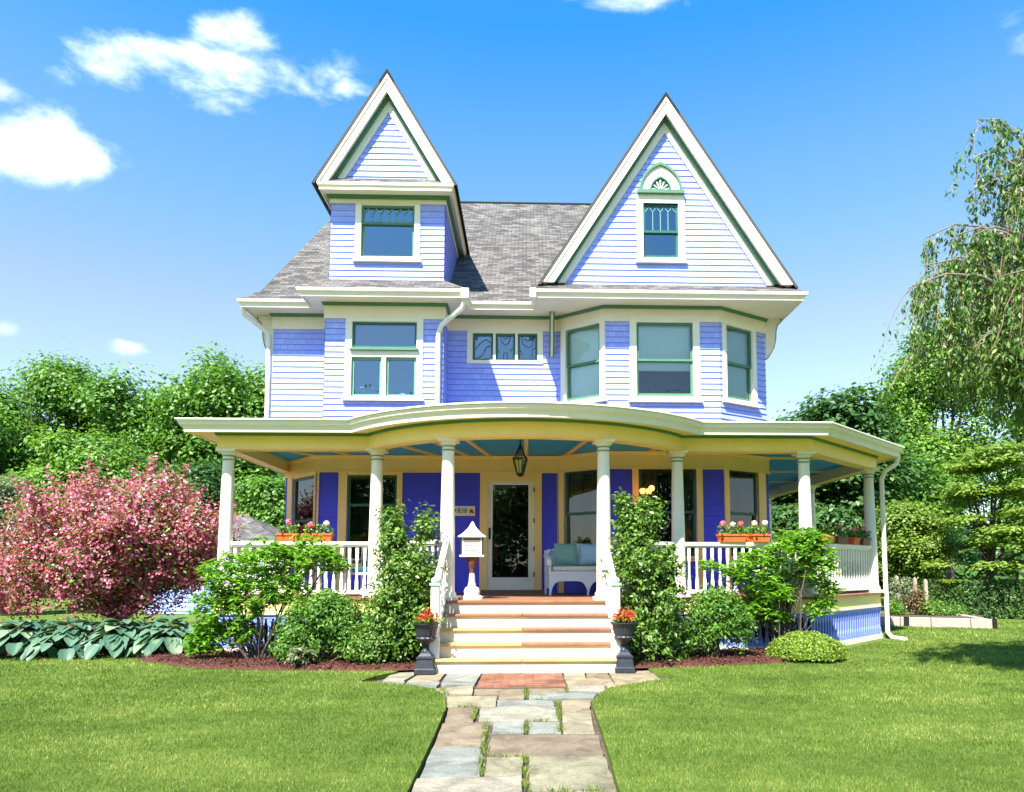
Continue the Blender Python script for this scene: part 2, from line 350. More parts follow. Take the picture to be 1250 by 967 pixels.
def siding(mb, fr, poly, holes, h=.112, dep=.016, z_ref=0.0):
    ss = sorted({q[0] for q in poly} | {x for ho in holes for x in ho[:2]})
    zs = sorted({q[1] for q in poly} | {x for ho in holes for x in ho[2:]})
    s0, s1, z0, z1 = min(q[0] for q in poly), max(q[0] for q in poly), min(q[1] for q in poly), max(q[1] for q in poly)
    ss = sorted({s0, s1} | {x for ho in holes for x in ho[:2]}); zs = sorted({z0, z1} | {x for ho in holes for x in ho[2:]})
    for i in range(len(ss) - 1):
        for j in range(len(zs) - 1):
            cs, cz = (ss[i] + ss[i + 1]) / 2, (zs[j] + zs[j + 1]) / 2
            if any(a < cs < b and c < cz < d for a, b, c, d in holes): continue
            cell = clip(clip(clip(clip(poly, 0, ss[i], True), 0, ss[i + 1], False), 1, zs[j], True), 1, zs[j + 1], False)
            if len(cell) < 3: continue
            k0 = int(math.floor((zs[j] - z_ref) / h)); k1 = int(math.ceil((zs[j + 1] - z_ref) / h))
            for k in range(k0, k1):
                c0 = z_ref + k * h
                q = clip(clip(cell, 1, c0, True), 1, c0 + h, False)
                if len(q) < 3: continue
                dd = [dep * (1 - (b - c0) / h) + .001 for a, b in q]
                mb.add([fr.pt(a, b, d) for (a, b), d in zip(q, dd)], [list(range(len(q)))], [[(a, b - z_ref) for a, b in q]])
                lo = [(a, b) for a, b in q if abs(b - c0) < 1e-6]
                if len(lo) >= 2:
                    a0, a1 = min(x[0] for x in lo), max(x[0] for x in lo)
                    mb.add([fr.pt(a0, c0, 0), fr.pt(a1, c0, 0), fr.pt(a1, c0, dep + .001), fr.pt(a0, c0, dep + .001)], [(0, 1, 2, 3)], [[(a0, c0)] * 4])
def empty(name, loc, label, cat, group=None, rz=0):
    o = bpy.data.objects.new(name, None); COL.objects.link(o); o.location = loc; o.empty_display_size = .2
    WL[o] = tuple(loc); tag(o, label, cat, group); o.rotation_euler.z = rz
    return o
def tag(o, label, cat, group=None):
    o['label'] = label; o['category'] = cat
    if group: o['group'] = group
    return o
def struct(o): o['kind'] = 'structure'; return o
def stuff(o): o['kind'] = 'stuff'; return o
def local_root(name): # build at the origin, move afterwards
    o = bpy.data.objects.new(name, None); COL.objects.link(o); WL[o] = (0, 0, 0); return o
def dup(root):
    c = root.copy(); COL.objects.link(c)
    for ch in list(root.children):
        d = ch.copy(); COL.objects.link(d); d.parent = c
        for g in list(ch.children):
            e = g.copy(); COL.objects.link(e); e.parent = d
    return c

# ================================================================== HOUSE
house = empty('house', (0, 14.4, 0), 'periwinkle blue shingled Victorian house with twin pointed gables and a curved wraparound porch', 'house')
YW, YB = 14.4, 13.73
ZF, ZS = 6.43, 6.13      # frieze top, siding top on the upper storey
fl2 = Frame((-5.0, YW), (-3.8, YW)); fsq = Frame((-3.8, YB), (-1.57, YB)); fsl = Frame((-3.8, YW), (-3.8, YB)); fsr = Frame((-1.57, YB), (-1.57, YW))
frec = Frame((-1.57, YW), (.62, YW)); fo1 = Frame((.62, YW), (1.49, YB)); fo2 = Frame((1.49, YB), (3.71, YB)); fo3 = Frame((3.71, YB), (4.8, YW)); frs = Frame((4.8, YW), (4.8, 24)); fls = Frame((-5.0, 24), (-5.0, YW))
def rect(fr, x0, y0, x1, y1, ref=None):
    ym = (y0 + y1) / 2
    a = fr.px(x0, ym)[0]; b = fr.px(x1, ym)[0]; xm = (x0 + x1) / 2
    return [a, b, fr.px(xm, y1)[1], fr.px(xm, y0)[1]]
def frame_bars(mb, fr, s0, s1, z0, z1, w, d0, d1, wb=None, wt=None):
    wb = wb or w; wt = wt or w
    mb.fbox(fr, s0, s0 + w, z0, z1, d0, d1); mb.fbox(fr, s1 - w, s1, z0, z1, d0, d1)
    mb.fbox(fr, s0 + w, s1 - w, z0, z0 + wb, d0, d1); mb.fbox(fr, s0 + w, s1 - w, z1 - wt, z1, d0, d1)
def window(fr, r, casing=.1, case_mat='cream', sash='green_sash', kind='double', blind=None, sill=True, muntins=None, cas_t=None, curtain=False, case=True, room_d=.55):
    s0, s1, z0, z1 = r
    mb = MB()
    if case:
        ct = cas_t if cas_t is not None else casing
        mb.fbox(fr, s0 - casing, s0, z0 - casing * .6, z1 + ct, -.02, .034); mb.fbox(fr, s1, s1 + casing, z0 - casing * .6, z1 + ct, -.02, .034)
        mb.fbox(fr, s0, s1, z1, z1 + ct, -.02, .034); mb.fbox(fr, s0, s1, z0 - casing * .6, z0 - .003, -.02, .034)
    if sill: mb.fbox(fr, s0 - casing - .03, s1 + casing + .03, z0 - casing * .6 - .045, z0 - casing * .6, -.02, .085)
    # reveals
    for q in ((s0 - .03, s0 - .002, z0 - .03, z1 + .03), (s1 + .002, s1 + .03, z0 - .03, z1 + .03), (s0 - .002, s1 + .002, z1 + .002, z1 + .03), (s0 - .002, s1 + .002, z0 - .03, z0 - .002)): mb.fbox(fr, q[0], q[1], q[2], q[3], -.13, -.003)
    win = mb.build('window', case_mat, house)
    sb = MB(); w = .045
    if kind == 'double':
        zm = (z0 + z1) / 2 - .01
        frame_bars(sb, fr, s0, s1, zm - .02, z1, w, -.045, -.015); frame_bars(sb, fr, s0, s1, z0, zm + .02, w, -.08, -.048, wb=.07)
    elif kind == 'third':
        zm = z0 + (z1 - z0) * .66
        frame_bars(sb, fr, s0, s1, zm - .02, z1, w, -.045, -.015); frame_bars(sb, fr, s0, s1, z0, zm + .02, w, -.08, -.048)
    else: frame_bars(sb, fr, s0, s1, z0, z1, w, -.06, -.02)
    sb.build('sash', sash, win)
    if muntins:
        mm = MB(); muntins(mm, fr, s0 + w, s1 - w, zm + .02 if kind in ('double', 'third') else z0 + w, z1 - w); mm.build('muntin', 'black' if kind == 'fixed' else 'green_light', win)
    g = MB()
    def pane(a, b, c, d, dd): g.add([fr.pt(a, c, dd), fr.pt(b, c, dd), fr.pt(b, d, dd), fr.pt(a, d, dd)], [(0, 1, 2, 3)])
    if kind in ('double', 'third'): pane(s0 + w, s1 - w, zm, z1 - w, -.035); pane(s0 + w, s1 - w, z0 + w, zm, -.066)
    else: pane(s0 + w, s1 - w, z0 + w, z1 - w, -.045)
    g.build('pane', ('glass_blind' if blind else 'glass') if z0 > 4 else 'glass_porch', win)
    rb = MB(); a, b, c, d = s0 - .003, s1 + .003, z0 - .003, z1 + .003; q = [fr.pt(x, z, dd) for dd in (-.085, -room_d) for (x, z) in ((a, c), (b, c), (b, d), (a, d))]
    rb.add(q, [(4, 5, 6, 7), (0, 1, 5, 4), (1, 2, 6, 5), (2, 3, 7, 6), (3, 0, 4, 7)]); rb.build('room_interior', 'unlit_room', win)
    if blind is not None:
        for (mat, zb, zt) in blind:
            bb = MB(); za, zc = z0 + (z1 - z0) * zb, z0 + (z1 - z0) * zt
            bb.fbox(fr, s0 + .01, s1 - .01, za, zc, -.115, -.105); bb.build('blind', mat, win)
    if curtain:
        cb = MB(); n = 26; W = (s1 - s0)
        for (a, b) in ((s0 + .01, s0 + W * .36), (s1 - W * .36, s1 - .01)):
            vs = []; 
            for k in range(n + 1):
                x = a + (b - a) * k / n; dd = -.16 - .03 * math.sin(k * 1.9)
                vs += [fr.pt(x, z0, dd), fr.pt(x, z1, dd)]
            cb.add(vs, [(2 * k, 2 * k + 2, 2 * k + 3, 2 * k + 1) for k in range(n)])
        cb.build('curtain', 'curtain', win, smooth=True)
    return win
def gothic(n):
    def f(mb, fr, s0, s1, z0, z1):
        W = (s1 - s0) / n; zt = z1 - W * .75
        for k in range(n + 1):
            x = s0 + W * k
            if 0 < k < n: mb.fbox(fr, x - .007, x + .007, z0, zt + .0, -.034, -.02)
            for sg in (-1, 1):
                if 0 <= k + sg * .5 <= n:
                    x2 = x + sg * W / 2
                    q = [fr.pt(x, zt - .01, -.02), fr.pt(x, zt + .012, -.02), fr.pt(x2, z1 - .004, -.02), fr.pt(x2, z1 - .026, -.02)]
                    mb.prism(q, fr.n * -.012)
    return f
# ---- upper storey walls
z2 = 3.86
RA = rect(fsq, 430, 393, 509, 425); RB1 = rect(fsq, 429, 436, 466, 484); RB2 = rect(fsq, 471, 436, 508, 484)
RT = [rect(frec, a, 407, b, 440) for a, b in ((577, 602), (605, 629), (632, 656))]
RC = rect(fo1, 691, 398, 733, 486); RD = rect(fo2, 777, 394, 846, 484); RE = rect(fo3, 886, 400, 918, 490)
for r_ in (RC, RD, RE): r_[2], r_[3] = RD[2], RD[3]
ms = MB()
def wall_rect(fr, z0, z1, holes, **k): siding(ms, fr, [(0, z0), (fr.L, z0), (fr.L, z1), (0, z1)], [tuple(h) for h in holes], **k)
wall_rect(fl2, z2, ZS, []); wall_rect(fsl, z2, ZS, []); wall_rect(fsr, z2, ZS, []); wall_rect(frs, .3, ZS, []); wall_rect(fls, z2 - .3, ZS, []); wall_rect(Frame((-5.0, 24), (-5.0, 15.45)), .3, z2 - .3, [])
sqh = [RA[0], RA[1], RB1[2], RA[3]]
wall_rect(fsq, z2, ZS, [sqh]); wall_rect(frec, z2, ZS, [[RT[0][0], RT[2][1], RT[0][2], RT[0][3]]])
wall_rect(fo1, z2, ZS, [RC]); wall_rect(fo2, z2, ZS, [RD]); wall_rect(fo3, z2, ZS, [RE])
ms.build('shingle_wall', 'peri', house)
# frieze band + green moulding under the soffit
path2 = [(-5.0, 24), (-5.0, YW), (-3.8, YW), (-3.8, YB), (-1.57, YB), (-1.57, YW), (.62, YW), (1.49, YB), (3.71, YB), (4.8, YW), (4.8, 24)]
mb = MB(); mb.sweep(path2, [(-.02, ZS), (.028, ZS), (.028, ZF), (-.02, ZF)]); mb.build('frieze', 'cream', house)
mb = MB(); mb.sweep(path2, [(.0, ZF - .055), (.045, ZF - .055), (.075, ZF - .005), (.0, ZF - .005)]); mb.build('moulding', 'green_trim', house)
# ---- upper windows
mb = MB()   # joined surround of the square bay's window group
s0, s1 = RA[0], RA[1]; zt = RA[3]; zb = RB1[2]
for q in ((s0 - .12, s0, zb - .05, ZS + .001), (s1, s1 + .12, zb - .05, ZS + .001), (s0, s1, zt, ZS + .001), (s0, s1, RB1[3], RA[2]), (RB1[1], RB2[0], zb, RB1[3]), (s0, s1, zb - .05, zb)):
    mb.fbox(fsq, *q, -.06, .036)
mb.fbox(fsq, s0 - .15, s1 + .15, zb - .09, zb - .05, -.02, .09); mb.build('window_surround', 'cream_white', house)
mb = MB(); mb.fbox(fsq, s0 - .03, s1 + .04, RA[2] - .06, RA[2] - .02, .036, .1); mb.build('window_sill', 'green_trim', house)
window(fsq, [s0, s1, RA[2], RA[3]], kind='fixed', case=False, sill=False, sash='green_sash')
window(fsq, [s0, RB1[1], zb, RB1[3]], kind='fixed', case=False, sill=False, sash='green_light')
window(fsq, [RB2[0], s1, zb, RB1[3]], kind='fixed', case=False, sill=False, sash='green_light')
mb = MB(); a, b = RT[0][0], RT[2][1]; c, d = RT[0][2], RT[0][3]
for q in ((a - .11, a, c - .07, ZS + .001), (b, b + .11, c - .07, ZS + .001), (a, b, d, ZS + .001), (a, b, c - .07, c), (RT[0][1], RT[1][0], c, d), (RT[1][1], RT[2][0], c, d)): mb.fbox(frec, *q, -.06, .034)
mb.build('window_surround', 'cream_white', house)
def swirl(pts):
    def f(mb, fr, s0, s1, z0, z1):
        for line in pts: mb.tube([fr.pt(s0 + (s1 - s0) * x, z1 - (z1 - z0) * y, -.04) for x, y in line], .007, 5)
    return f
sw = [[[(0, .6), (.35, .3), (.7, .15), (1, .28)], [(.1, .95), (.4, .9), (.55, .75), (.7, .5), (1, .42)]],
      [[(.15, 0), (.3, .3), (.5, .4), (.7, .3), (.85, 0)], [(1, .5), (.85, .6), (.82, .7)], [(0, .6), (.1, .75)], [(.3, 0), (.5, .15), (.7, 0)], [(.35, 1), (.4, .72), (.6, .72), (.65, 1)]],
      [[(.1, 0), (.2, .35), (.5, .48), (.8, .45), (.9, 0)], [(1, .5), (.8, .6), (.8, .95)], [(0, .6), (.12, .8)], [(.3, .1), (.5, .22), (.7, .1)]]]
for k, q in enumerate(RT):
    window(frec, [q[0], q[1], c, d], kind='fixed', case=False, sill=False, sash='green_sash', muntins=swirl(sw[k]))
window(fo1, RC, casing=.11, sash='green_trim', blind=[('blind', 0.0, 1.0)], case_mat='cream_white')
window(fo2, RD, casing=.13, sash='green_trim', blind=[('blind', .36, 1.0)], case_mat='cream_white')
window(fo3, RE, casing=.10, sash='green_trim', blind=[('blind', 0.0, 1.0)], case_mat='cream_white')
# ---- ground floor walls
ZP = 3.28     # top of clapboards under the porch
g0 = .90
gl0 = Frame((-5.0, 15.45), (-4.08, YW)); gl1 = Frame((-4.08, YW), (.62, YW))
WF = rect(gl0, 358, 580, 384, 690); WG = rect(gl1, 424, 577, 484, 688); WI = rect(fo1, 690, 573, 733, 680); WJ = rect(fo2, 780, 571, 850, 679); WK = rect(fo3, 890, 574, 925, 680)
zlo = WJ[2]; zhi = WJ[3]
for q in (WI, WK): q[2], q[3] = zlo, zhi
WG[3] = ZP - .05; WF[3] = ZP - .05; WF[2] = WG[2]
DR = [gl1.px(587, 650)[0], gl1.px(660, 650)[0], .95, ZP]
mc = MB()
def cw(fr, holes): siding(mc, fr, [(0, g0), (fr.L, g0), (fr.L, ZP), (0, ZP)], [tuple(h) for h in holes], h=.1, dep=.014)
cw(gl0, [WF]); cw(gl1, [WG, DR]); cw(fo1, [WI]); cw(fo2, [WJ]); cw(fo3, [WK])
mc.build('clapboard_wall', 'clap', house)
path1 = [(-5.0, 15.45), (-4.08, YW), (.62, YW), (1.49, YB), (3.71, YB), (4.8, YW), (4.8, 24)]
mb = MB(); mb.sweep(path1, [(-.02, ZP), (.03, ZP), (.03, 3.62), (-.02, 3.62)]); mb.build('porch_frieze', 'peach', house)
mb = MB(); mb.sweep(path1, [(.03, 3.55), (.06, 3.56), (.08, 3.61), (.03, 3.61)]); mb.sweep(path1, [(.03, ZP), (.05, ZP), (.05, ZP + .03), (.03, ZP + .03)]); mb.build('crown_moulding', 'peach', house)
def trim(fr, x0, x1, y=620):
    mb = MB(); a, b = fr.px(x0, y)[0], fr.px(x1, y)[0]; mb.fbox(fr, max(a, 0), min(b, fr.L), g0, ZP, -.01, .036); mb.build('corner_board', 'peach', house)
trim(gl0, 352, 357.5); trim(gl0, 384.5, 388); trim(gl1, 387, 389)
trim(gl1, 413, 423.5); trim(gl1, 484.5, 491)
trim(gl1, 680, 684); trim(fo1, 683, 689.5); trim(fo1, 733.5, 741); trim(fo2, 738, 744); trim(fo2, 772, 779.5); trim(fo2, 850.5, 858); trim(fo3, 884, 889.5); trim(fo3, 925.5, 934)
for fr, q, cur in ((gl0, WF, False), (gl1, WG, False), (fo1, WI, True), (fo2, WJ, True), (fo3, WK, True)):
    window(fr, q, casing=.001, sash='green_sash', case_mat='peach', curtain=cur, kind='third' if fr is gl1 else 'double', room_d=.7, case=False)
    mb = MB(); mb.fbox(fr, q[0], q[1], q[2] - .1, q[2] - .02, -.01, .036); mb.build('window_casing', 'peach', house); mb = MB(); mb.fbox(fr, q[0], q[1], q[3], ZP, -.01, .036); mb.build('window_casing', 'peach', house)
# ---- door
dx0, dx1, dz0, dz1 = DR
mb = MB(); mb.fbox(gl1, dx0 - .02, dx0 + .13, .95, ZP, -.02, .045); mb.fbox(gl1, dx1 - .13, dx1 + .02, .95, ZP, -.02, .045); mb.fbox(gl1, dx0 + .13, dx1 - .13, 3.12, ZP, -.02, .045)
mb.build('door_casing', 'peach', house)
mb = MB(); a, b = dx0 + .13, dx1 - .13; ga, gb = gl1.px(601, 650)[0], gl1.px(645, 650)[0]; gz0, gz1 = gl1.px(620, 705)[1], gl1.px(620, 591)[1]
mb.fbox(gl1, a, ga, 1.0, 3.12, -.03, .01); mb.fbox(gl1, gb, b, 1.0, 3.12, -.03, .01); mb.fbox(gl1, ga, gb, 1.0, gz0, -.03, .01); mb.fbox(gl1, ga, gb, gz1, 3.12, -.03, .01)
frame_bars(mb, gl1, ga - .03, gb + .03, gz0 - .03, gz1 + .03, .022, .01, .022)
door = mb.build('front_door', 'cream_white', house)
mb = MB(); mb.add([gl1.pt(ga, gz0, -.01), gl1.pt(gb, gz0, -.01), gl1.pt(gb, gz1, -.01), gl1.pt(ga, gz1, -.01)], [(0, 1, 2, 3)]); mb.build('pane', 'glass_porch', door)
mb = MB(); mb.add([gl1.pt(s, z, d) for d in (-.05, -1.5) for s, z in ((ga, gz0), (gb, gz0), (gb, gz1), (ga, gz1))], [(4, 5, 6, 7), (0, 1, 5, 4), (1, 2, 6, 5), (2, 3, 7, 6), (3, 0, 4, 7)]); mb.build('room_interior', 'unlit_room', door)
mb = MB(); hx = a + .04; mb.fbox(gl1, hx - .015, hx + .02, 1.98, 2.2, .01, .03); mb.tube([gl1.pt(hx, 2.05, .03), gl1.pt(hx, 2.05, .07), gl1.pt(hx + .0, 2.14, .075), gl1.pt(hx, 2.14, .03)], .01, 6); mb.build('handle', 'black', door)
mb = MB()
for z in (1.25, 1.75, 2.3, 2.9): mb = MB(); mb.fbox(gl1, b - .012, b + .012, z, z + .09, .01, .05); mb.build('hinge', 'black', door)
mb = MB(); mb.fbox(gl1, dx0 - .08, dx1 + .08, .945, 1.0, -.03, .22); mb.build('door_sill', 'deck', house)
# house number sign
sg = gl1.px(553, 624); sg2 = gl1.px(580, 631); mb = MB(); sa, sb_, sz0, sz1 = sg[0], sg2[0], gl1.px(566, 630)[1], gl1.px(566, 618)[1]
mb.fbox(gl1, sa - .02, sb_ + .0, sz0, sz1, .017, .045); sign = mb.build('number_sign', 'sign_face', house)
def text_mesh(body, size, fr, s, z, d, mat, name, parent):
    cu = bpy.data.curves.new('t', 'FONT'); cu.body = body; cu.size = size; cu.extrude = .003; cu.align_x = 'CENTER'; cu.align_y = 'CENTER'; cu.resolution_u = 2
    o = bpy.data.objects.new('t', cu); COL.objects.link(o)
    bpy.context.view_layer.update(); me = bpy.data.meshes.new_from_object(o.evaluated_get(bpy.context.evaluated_depsgraph_get())); bpy.data.objects.remove(o)
    mb = MB(); mb.add([fr.pt(s + v.co.x, z + v.co.y, d + v.co.z) for v in me.vertices], [tuple(p.vertices) for p in me.polygons])
    return mb.build(name, mat, parent)
text_mesh('838', .13, gl1, (sa + sb_) / 2 - .03, (sz0 + sz1) / 2, .049, 'sign_ink', 'number', sign)
mb = MB()
for (x, z, r_) in ((sa + .03, .01, .035), (sb_ - .07, .0, .035), (sb_ - .04, -.03, .02), (sb_ - .09, -.03, .018)): mb.lathe([(r_, -.004), (r_, .004)], (0, 0, 0), 9) if False else mb.prism([gl1.pt(x + r_ * math.cos(t), (sz0 + sz1) / 2 + z + r_ * math.sin(t), .046) for t in [k * math.pi / 4 for k in range(8)]], gl1.n * .006)
mb.build('painted_flower', 'sign_red', sign)

# ---- porch structure
AC, AR = (0.0, 14.205), 3.143
arc = []
for k in range(0, 25):
    t = R(-145 + 110 * k / 24); arc.append((AC[0] + AR * math.cos(t), AC[1] + AR * math.sin(t)))
arc = [q for q in arc if q[1] < 12.4]
PB = [(-5.03, 17.2), (-5.03, 12.42), (-2.58, 12.42)] + arc + [(2.58, 12.42), (4.8, 12.42), (6.95, 14.57), (6.95, 22)]
mb = MB(); mb.sweep(PB, [(-.11, 3.41), (.11, 3.41), (.11, 3.67), (-.11, 3.67)]); mb.build('porch_beam', 'butter', house)
mb = MB(); mb.sweep(PB, [(-.125, 3.395), (-.112, 3.395), (-.112, 3.43), (-.125, 3.43)]); mb.sweep(PB, [(.112, 3.395), (.125, 3.395), (.125, 3.425), (.112, 3.425)]); mb.build('beam_bead', 'peach', house)
mb = MB(); mb.sweep(PB, [(.11, 3.625), (.135, 3.625), (.15, 3.665), (.11, 3.665)]); mb.build('porch_moulding', 'green_trim', house)
mb = MB(); mb.sweep(PB, [(.1, 3.672), (.47, 3.64), (.47, 3.66), (.1, 3.70)]); mb.build('porch_soffit', 'butter', house)
mb = MB(); mb.sweep(PB, [(.46, 3.62), (.49, 3.62), (.50, 3.66), (.515, 3.70), (.555, 3.735), (.57, 3.78), (.57, 3.80), (.46, 3.80)]); mb.build('porch_gutter', 'cream', house)
mb = MB(); mb.sweep(PB, [(.40, 3.802), (.60, 3.802), (.60, 3.825), (.40, 3.835)]); mb.build('drip_edge', 'cream_white', house)
# roof of the porch
outl = [offpt(PB, i, .55) for i in range(len(PB))]
inn = []
for (x, y) in outl:
    if x < -4.9 and y > 13: inn.append((-4.9, 17.2))
    elif y < 17 and x < 6: inn.append((max(-4.9, min(4.7, x * .95)), 14.5))
    elif y < 17: inn.append((4.7, 14.6))
    else: inn.append((4.7, 22))
mb = MB(); n = len(outl)
mb.add([(x, y, 3.826) for x, y in outl] + [(x, y, 4.28) for x, y in inn], [(i, i + 1, n + i + 1, n + i) for i in range(n - 1)],
       [[(i * .4, 0), (i * .4 + .4, 0), (i * .4 + .4, 2), (i * .4, 2)] for i in range(n - 1)])
mb.build('porch_roof', 'roof', house)
# ceiling
mb = MB(); mb.prism([(x, y, 3.62) for x, y in [(-5.03, 17.2), (-5.03, 12.42), (-2.58, 12.42)] + arc + [(2.58, 12.42), (4.8, 12.42), (6.95, 14.57), (6.95, 22), (4.85, 22), (4.85, 14.38), (3.71, 13.75), (1.49, 13.75), (.6, 14.45), (-4.1, 14.45), (-4.95, 15.5), (-4.95, 17.2)]], (0, 0, .03)); mb.build('porch_ceiling', 'ceiling_blue', house)
def rib(a, b, w=.07):
    mb = MB()
    a, b = Vector(a), Vector(b); d = (b - a).normalized(); nn = Vector((-d.y, d.x)) * w / 2
    mb.prism([(q.x, q.y, 3.585) for q in (a - nn, b - nn, b + nn, a + nn)], (0, 0, .034)); mb.build('ceiling_rib', 'peach', house)
rib((0.0, 11.1), (0.0, 14.38)); rib((-1.2, 11.3), (-.7, 14.38)); rib((1.2, 11.3), (.75, 14.3)); rib((-2.55, 12.4), (-1.7, 14.38)); rib((2.55, 12.4), (2.3, 13.7)); rib((-4.0, 12.42), (-3.4, 14.38)); rib((4.8, 12.42), (3.9, 13.85))
rib((-5.0, 12.42), (-4.1, 14.4)); rib((-1.9, 11.7), (-1.1, 14.38)); rib((6.95, 14.57), (4.85, 14.4)); rib((6.95, 16.5), (4.82, 16.5)); rib((6.95, 18.5), (4.82, 18.5)); rib((6.95, 20.5), (4.82, 20.5))
# columns
def col_at(x, y, z0=.945):
    H = 3.41 - z0; mb = MB()
    prof = [(.15, 0), (.15, .05), (.14, .06), (.145, .09), (.135, .11), (.12, .13), (.118, .2)]
    for k in range(9): t = k / 8; prof.append((.118 - .026 * t ** 1.6, .22 + (H - .42) * t))
    prof += [(.104, H - .19), (.104, H - .165), (.094, H - .15), (.094, H - .1)]
    mb.lathe(prof, (x, y, z0), 24); c = mb.build('column', 'cream', house, smooth=True)
    m2 = MB(); m2.box(x - .165, x + .165, y - .165, y + .165, z0 + .0, z0 + .045); m2.build('plinth', 'cream', c)
    m2 = MB(); m2.lathe([(.095, 0), (.12, .03), (.135, .055), (.135, .06)], (x, y, z0 + H - .105), 24); m2.box(x - .16, x + .16, y - .16, y + .16, z0 + H - .046, z0 + H - .002)
    m2.build('capital', 'cream', c)
    m2 = MB(); m2.lathe([(.1045, 0), (.112, .012), (.1045, .026)], (x, y, z0 + H - .19), 24); m2.lathe([(.1, 0), (.104, .01), (.1, .02)], (x, y, z0 + H - .125), 24); m2.build('neck_ring', 'green_light', c)
COLS = [(-5.0, 12.45), (-2.5, 12.36), (-1.2, 11.32), (1.2, 11.32), (2.58, 12.42), (4.78, 12.45), (6.9, 14.56), (6.9, 17.6), (6.9, 20.8), (-5.0, 16.4)]
for q in COLS: col_at(*q)
# floor
fl = [offpt(PB, i, .14) for i in range(len(PB))]
fl2_ = []
for (x, y) in fl:
    if abs(x) < 1.25: y = max(y, 11.14)
    fl2_.append((x, y))
poly = fl2_ + [(4.85, 22), (4.85, 14.3), (-4.9, 14.3), (-4.9, 17.2)]
mb = MB(); mb.prism([(x, y, .905) for x, y in fl2_ + [(4.79, 22), (4.79, YW), (3.71, YB + .01), (1.49, YB + .01), (.62, YW), (-4.08, YW), (-4.99, 15.45), (-4.99, 17.2)]], (0, 0, .04)); mb.build('porch_floor', 'deck', house)
PF = [(x, y) for x, y in fl2_]
def split_path(path, x0, x1):
    return [q for q in path if x0 <= q[0] <= x1]
Lp = [q for q in PF if q[0] < -1.25] ; Rp = [q for q in PF if q[0] > 1.25]
for pth in (Lp, Rp):
    mb = MB(); mb.sweep(pth, [(-.1, .70), (-.045, .70), (-.045, .903), (-.1, .903)]); mb.build('deck_fascia', 'butter', house)
    mb = MB(); mb.sweep(pth, [(-.1, .04), (-.03, .04), (-.03, .12), (-.1, .12)]); mb.sweep(pth, [(-.1, .66), (-.035, .66), (-.035, .70), (-.1, .70)]); mb.build('skirt_rail', 'cream', house)
    mb = MB(); mb.sweep(pth, [(-.16, .02), (-.15, .02), (-.15, .7), (-.16, .7)]); mb.build('skirt_gap_shade', 'black', house)  # black sheet behind the slats stands for the shade under the porch
    mb = MB()
    for i in range(len(pth) - 1):
        if pth[i][0] < -5.05 and pth[i + 1][0] < -5.05: pass
        fr = Frame(pth[i], pth[i + 1]); L_ = fr.L; 
        if L_ < .05: continue
        nn = max(1, int(L_ / .11)); p_ = L_ / nn
        mb.fbox(fr, 0, L_, .60, .66, -.09, -.06); mb.fbox(fr, 0, L_, .12, .18, -.09, -.06)
        for k in range(nn):
            x = p_ * (k + .5)
            # sawn slat: narrow waist
            q = [(-.040, .18), (.040, .18), (.040, .24), (.020, .31), (.020, .47), (.040, .54), (.040, .60), (-.040, .60), (-.040, .54), (-.020, .47), (-.020, .31), (-.040, .24)]
            mb.prism([fr.pt(x + a_, z_, -.085) for a_, z_ in q], fr.n * .02)
    mb.build('porch_skirt', 'peri_plain', house)
# ---- railings
bal = MB()
bal.box(-.026, .026, -.016, .016, 0, .16); bal.prism([(-.026, -.012, .16), (.026, -.012, .16), (.016, -.012, .24), (.016, -.012, .5), (.024, -.012, .56), (.024, -.012, .66), (-.024, -.012, .66), (-.024, -.012, .56), (-.016, -.012, .5), (-.016, -.012, .24)], (0, .024, 0)); bal.box(-.026, .026, -.016, .016, .66, .78)
bal_me = None
def railing(a, b, zb=1.03, zt=1.86, sl=None):
    global bal_me
    fr = Frame(a, b); mb = MB()
    mb.fbox(fr, 0, fr.L, zt - .055, zt, -.05, .05); mb.fbox(fr, 0, fr.L, zt - .085, zt - .055, -.03, .03); mb.fbox(fr, 0, fr.L, zb - .03, zb + .03, -.03, .03)
    rl = mb.build('railing', 'cream_white', house)
    n = max(2, int(fr.L / .125)); st = fr.L / n; ang = math.atan2(fr.u.y, fr.u.x)
    for k in range(n):
        if bal_me is None:
            o = bal.build('baluster', 'cream_white', None); bal_me = o.data
        else: o = bpy.data.objects.new('baluster', bal_me); COL.objects.link(o)
        o.parent = rl; q = fr.pt(st * (k + .5), zb + .03) - Vector(WL[house]); o.location = q; o.rotation_euler.z = ang; o.scale.z = (zt - .085 - zb - .03) / .78
def gapseg(a, b, g=.11):
    a, b = Vector(a), Vector(b); d = (b - a).normalized() * g; return tuple(a + d), tuple(b - d)
for i, j in ((0, 1), (1, 2), (3, 4), (4, 5), (5, 6), (6, 7), (7, 8)):
    railing(*gapseg(COLS[i], COLS[j]))
railing(*gapseg(COLS[9], COLS[0]))
# ---- stairs
SX = 1.22; TR = .225; RH = .189; Y0 = 10.22
steps = []
mbr = MB()
for k in range(5):
    y = Y0 + TR * k; xw = SX + (.03 if k == 0 else 0)
    mbr.box(-xw, xw, y, y + .04, RH * k, RH * (k + 1) - .036)
mbr.build('riser', 'riser', house)
for k in range(4):
    y = Y0 + TR * k; xw = SX + .02 + (.03 if k == 0 else 0); z1_ = RH * (k + 1)
    for (xa, xb, m) in ((-xw, -.05, 'tread_new' if k < 3 else 'deck'), (-.045, xw, 'deck' if k != 0 else 'tread_new')):
        mb = MB(); mb.box(xa, xb, y - .03, y + TR + .01, z1_ - .035, z1_); mb.build('tread', m, house, bevel=.006)
mb = MB(); mb.box(-SX - .02, SX + .02, Y0 + TR * 4 - .03, 11.139, .907, .944); mb.build('tread', 'deck', house, bevel=.006)
mb = MB()
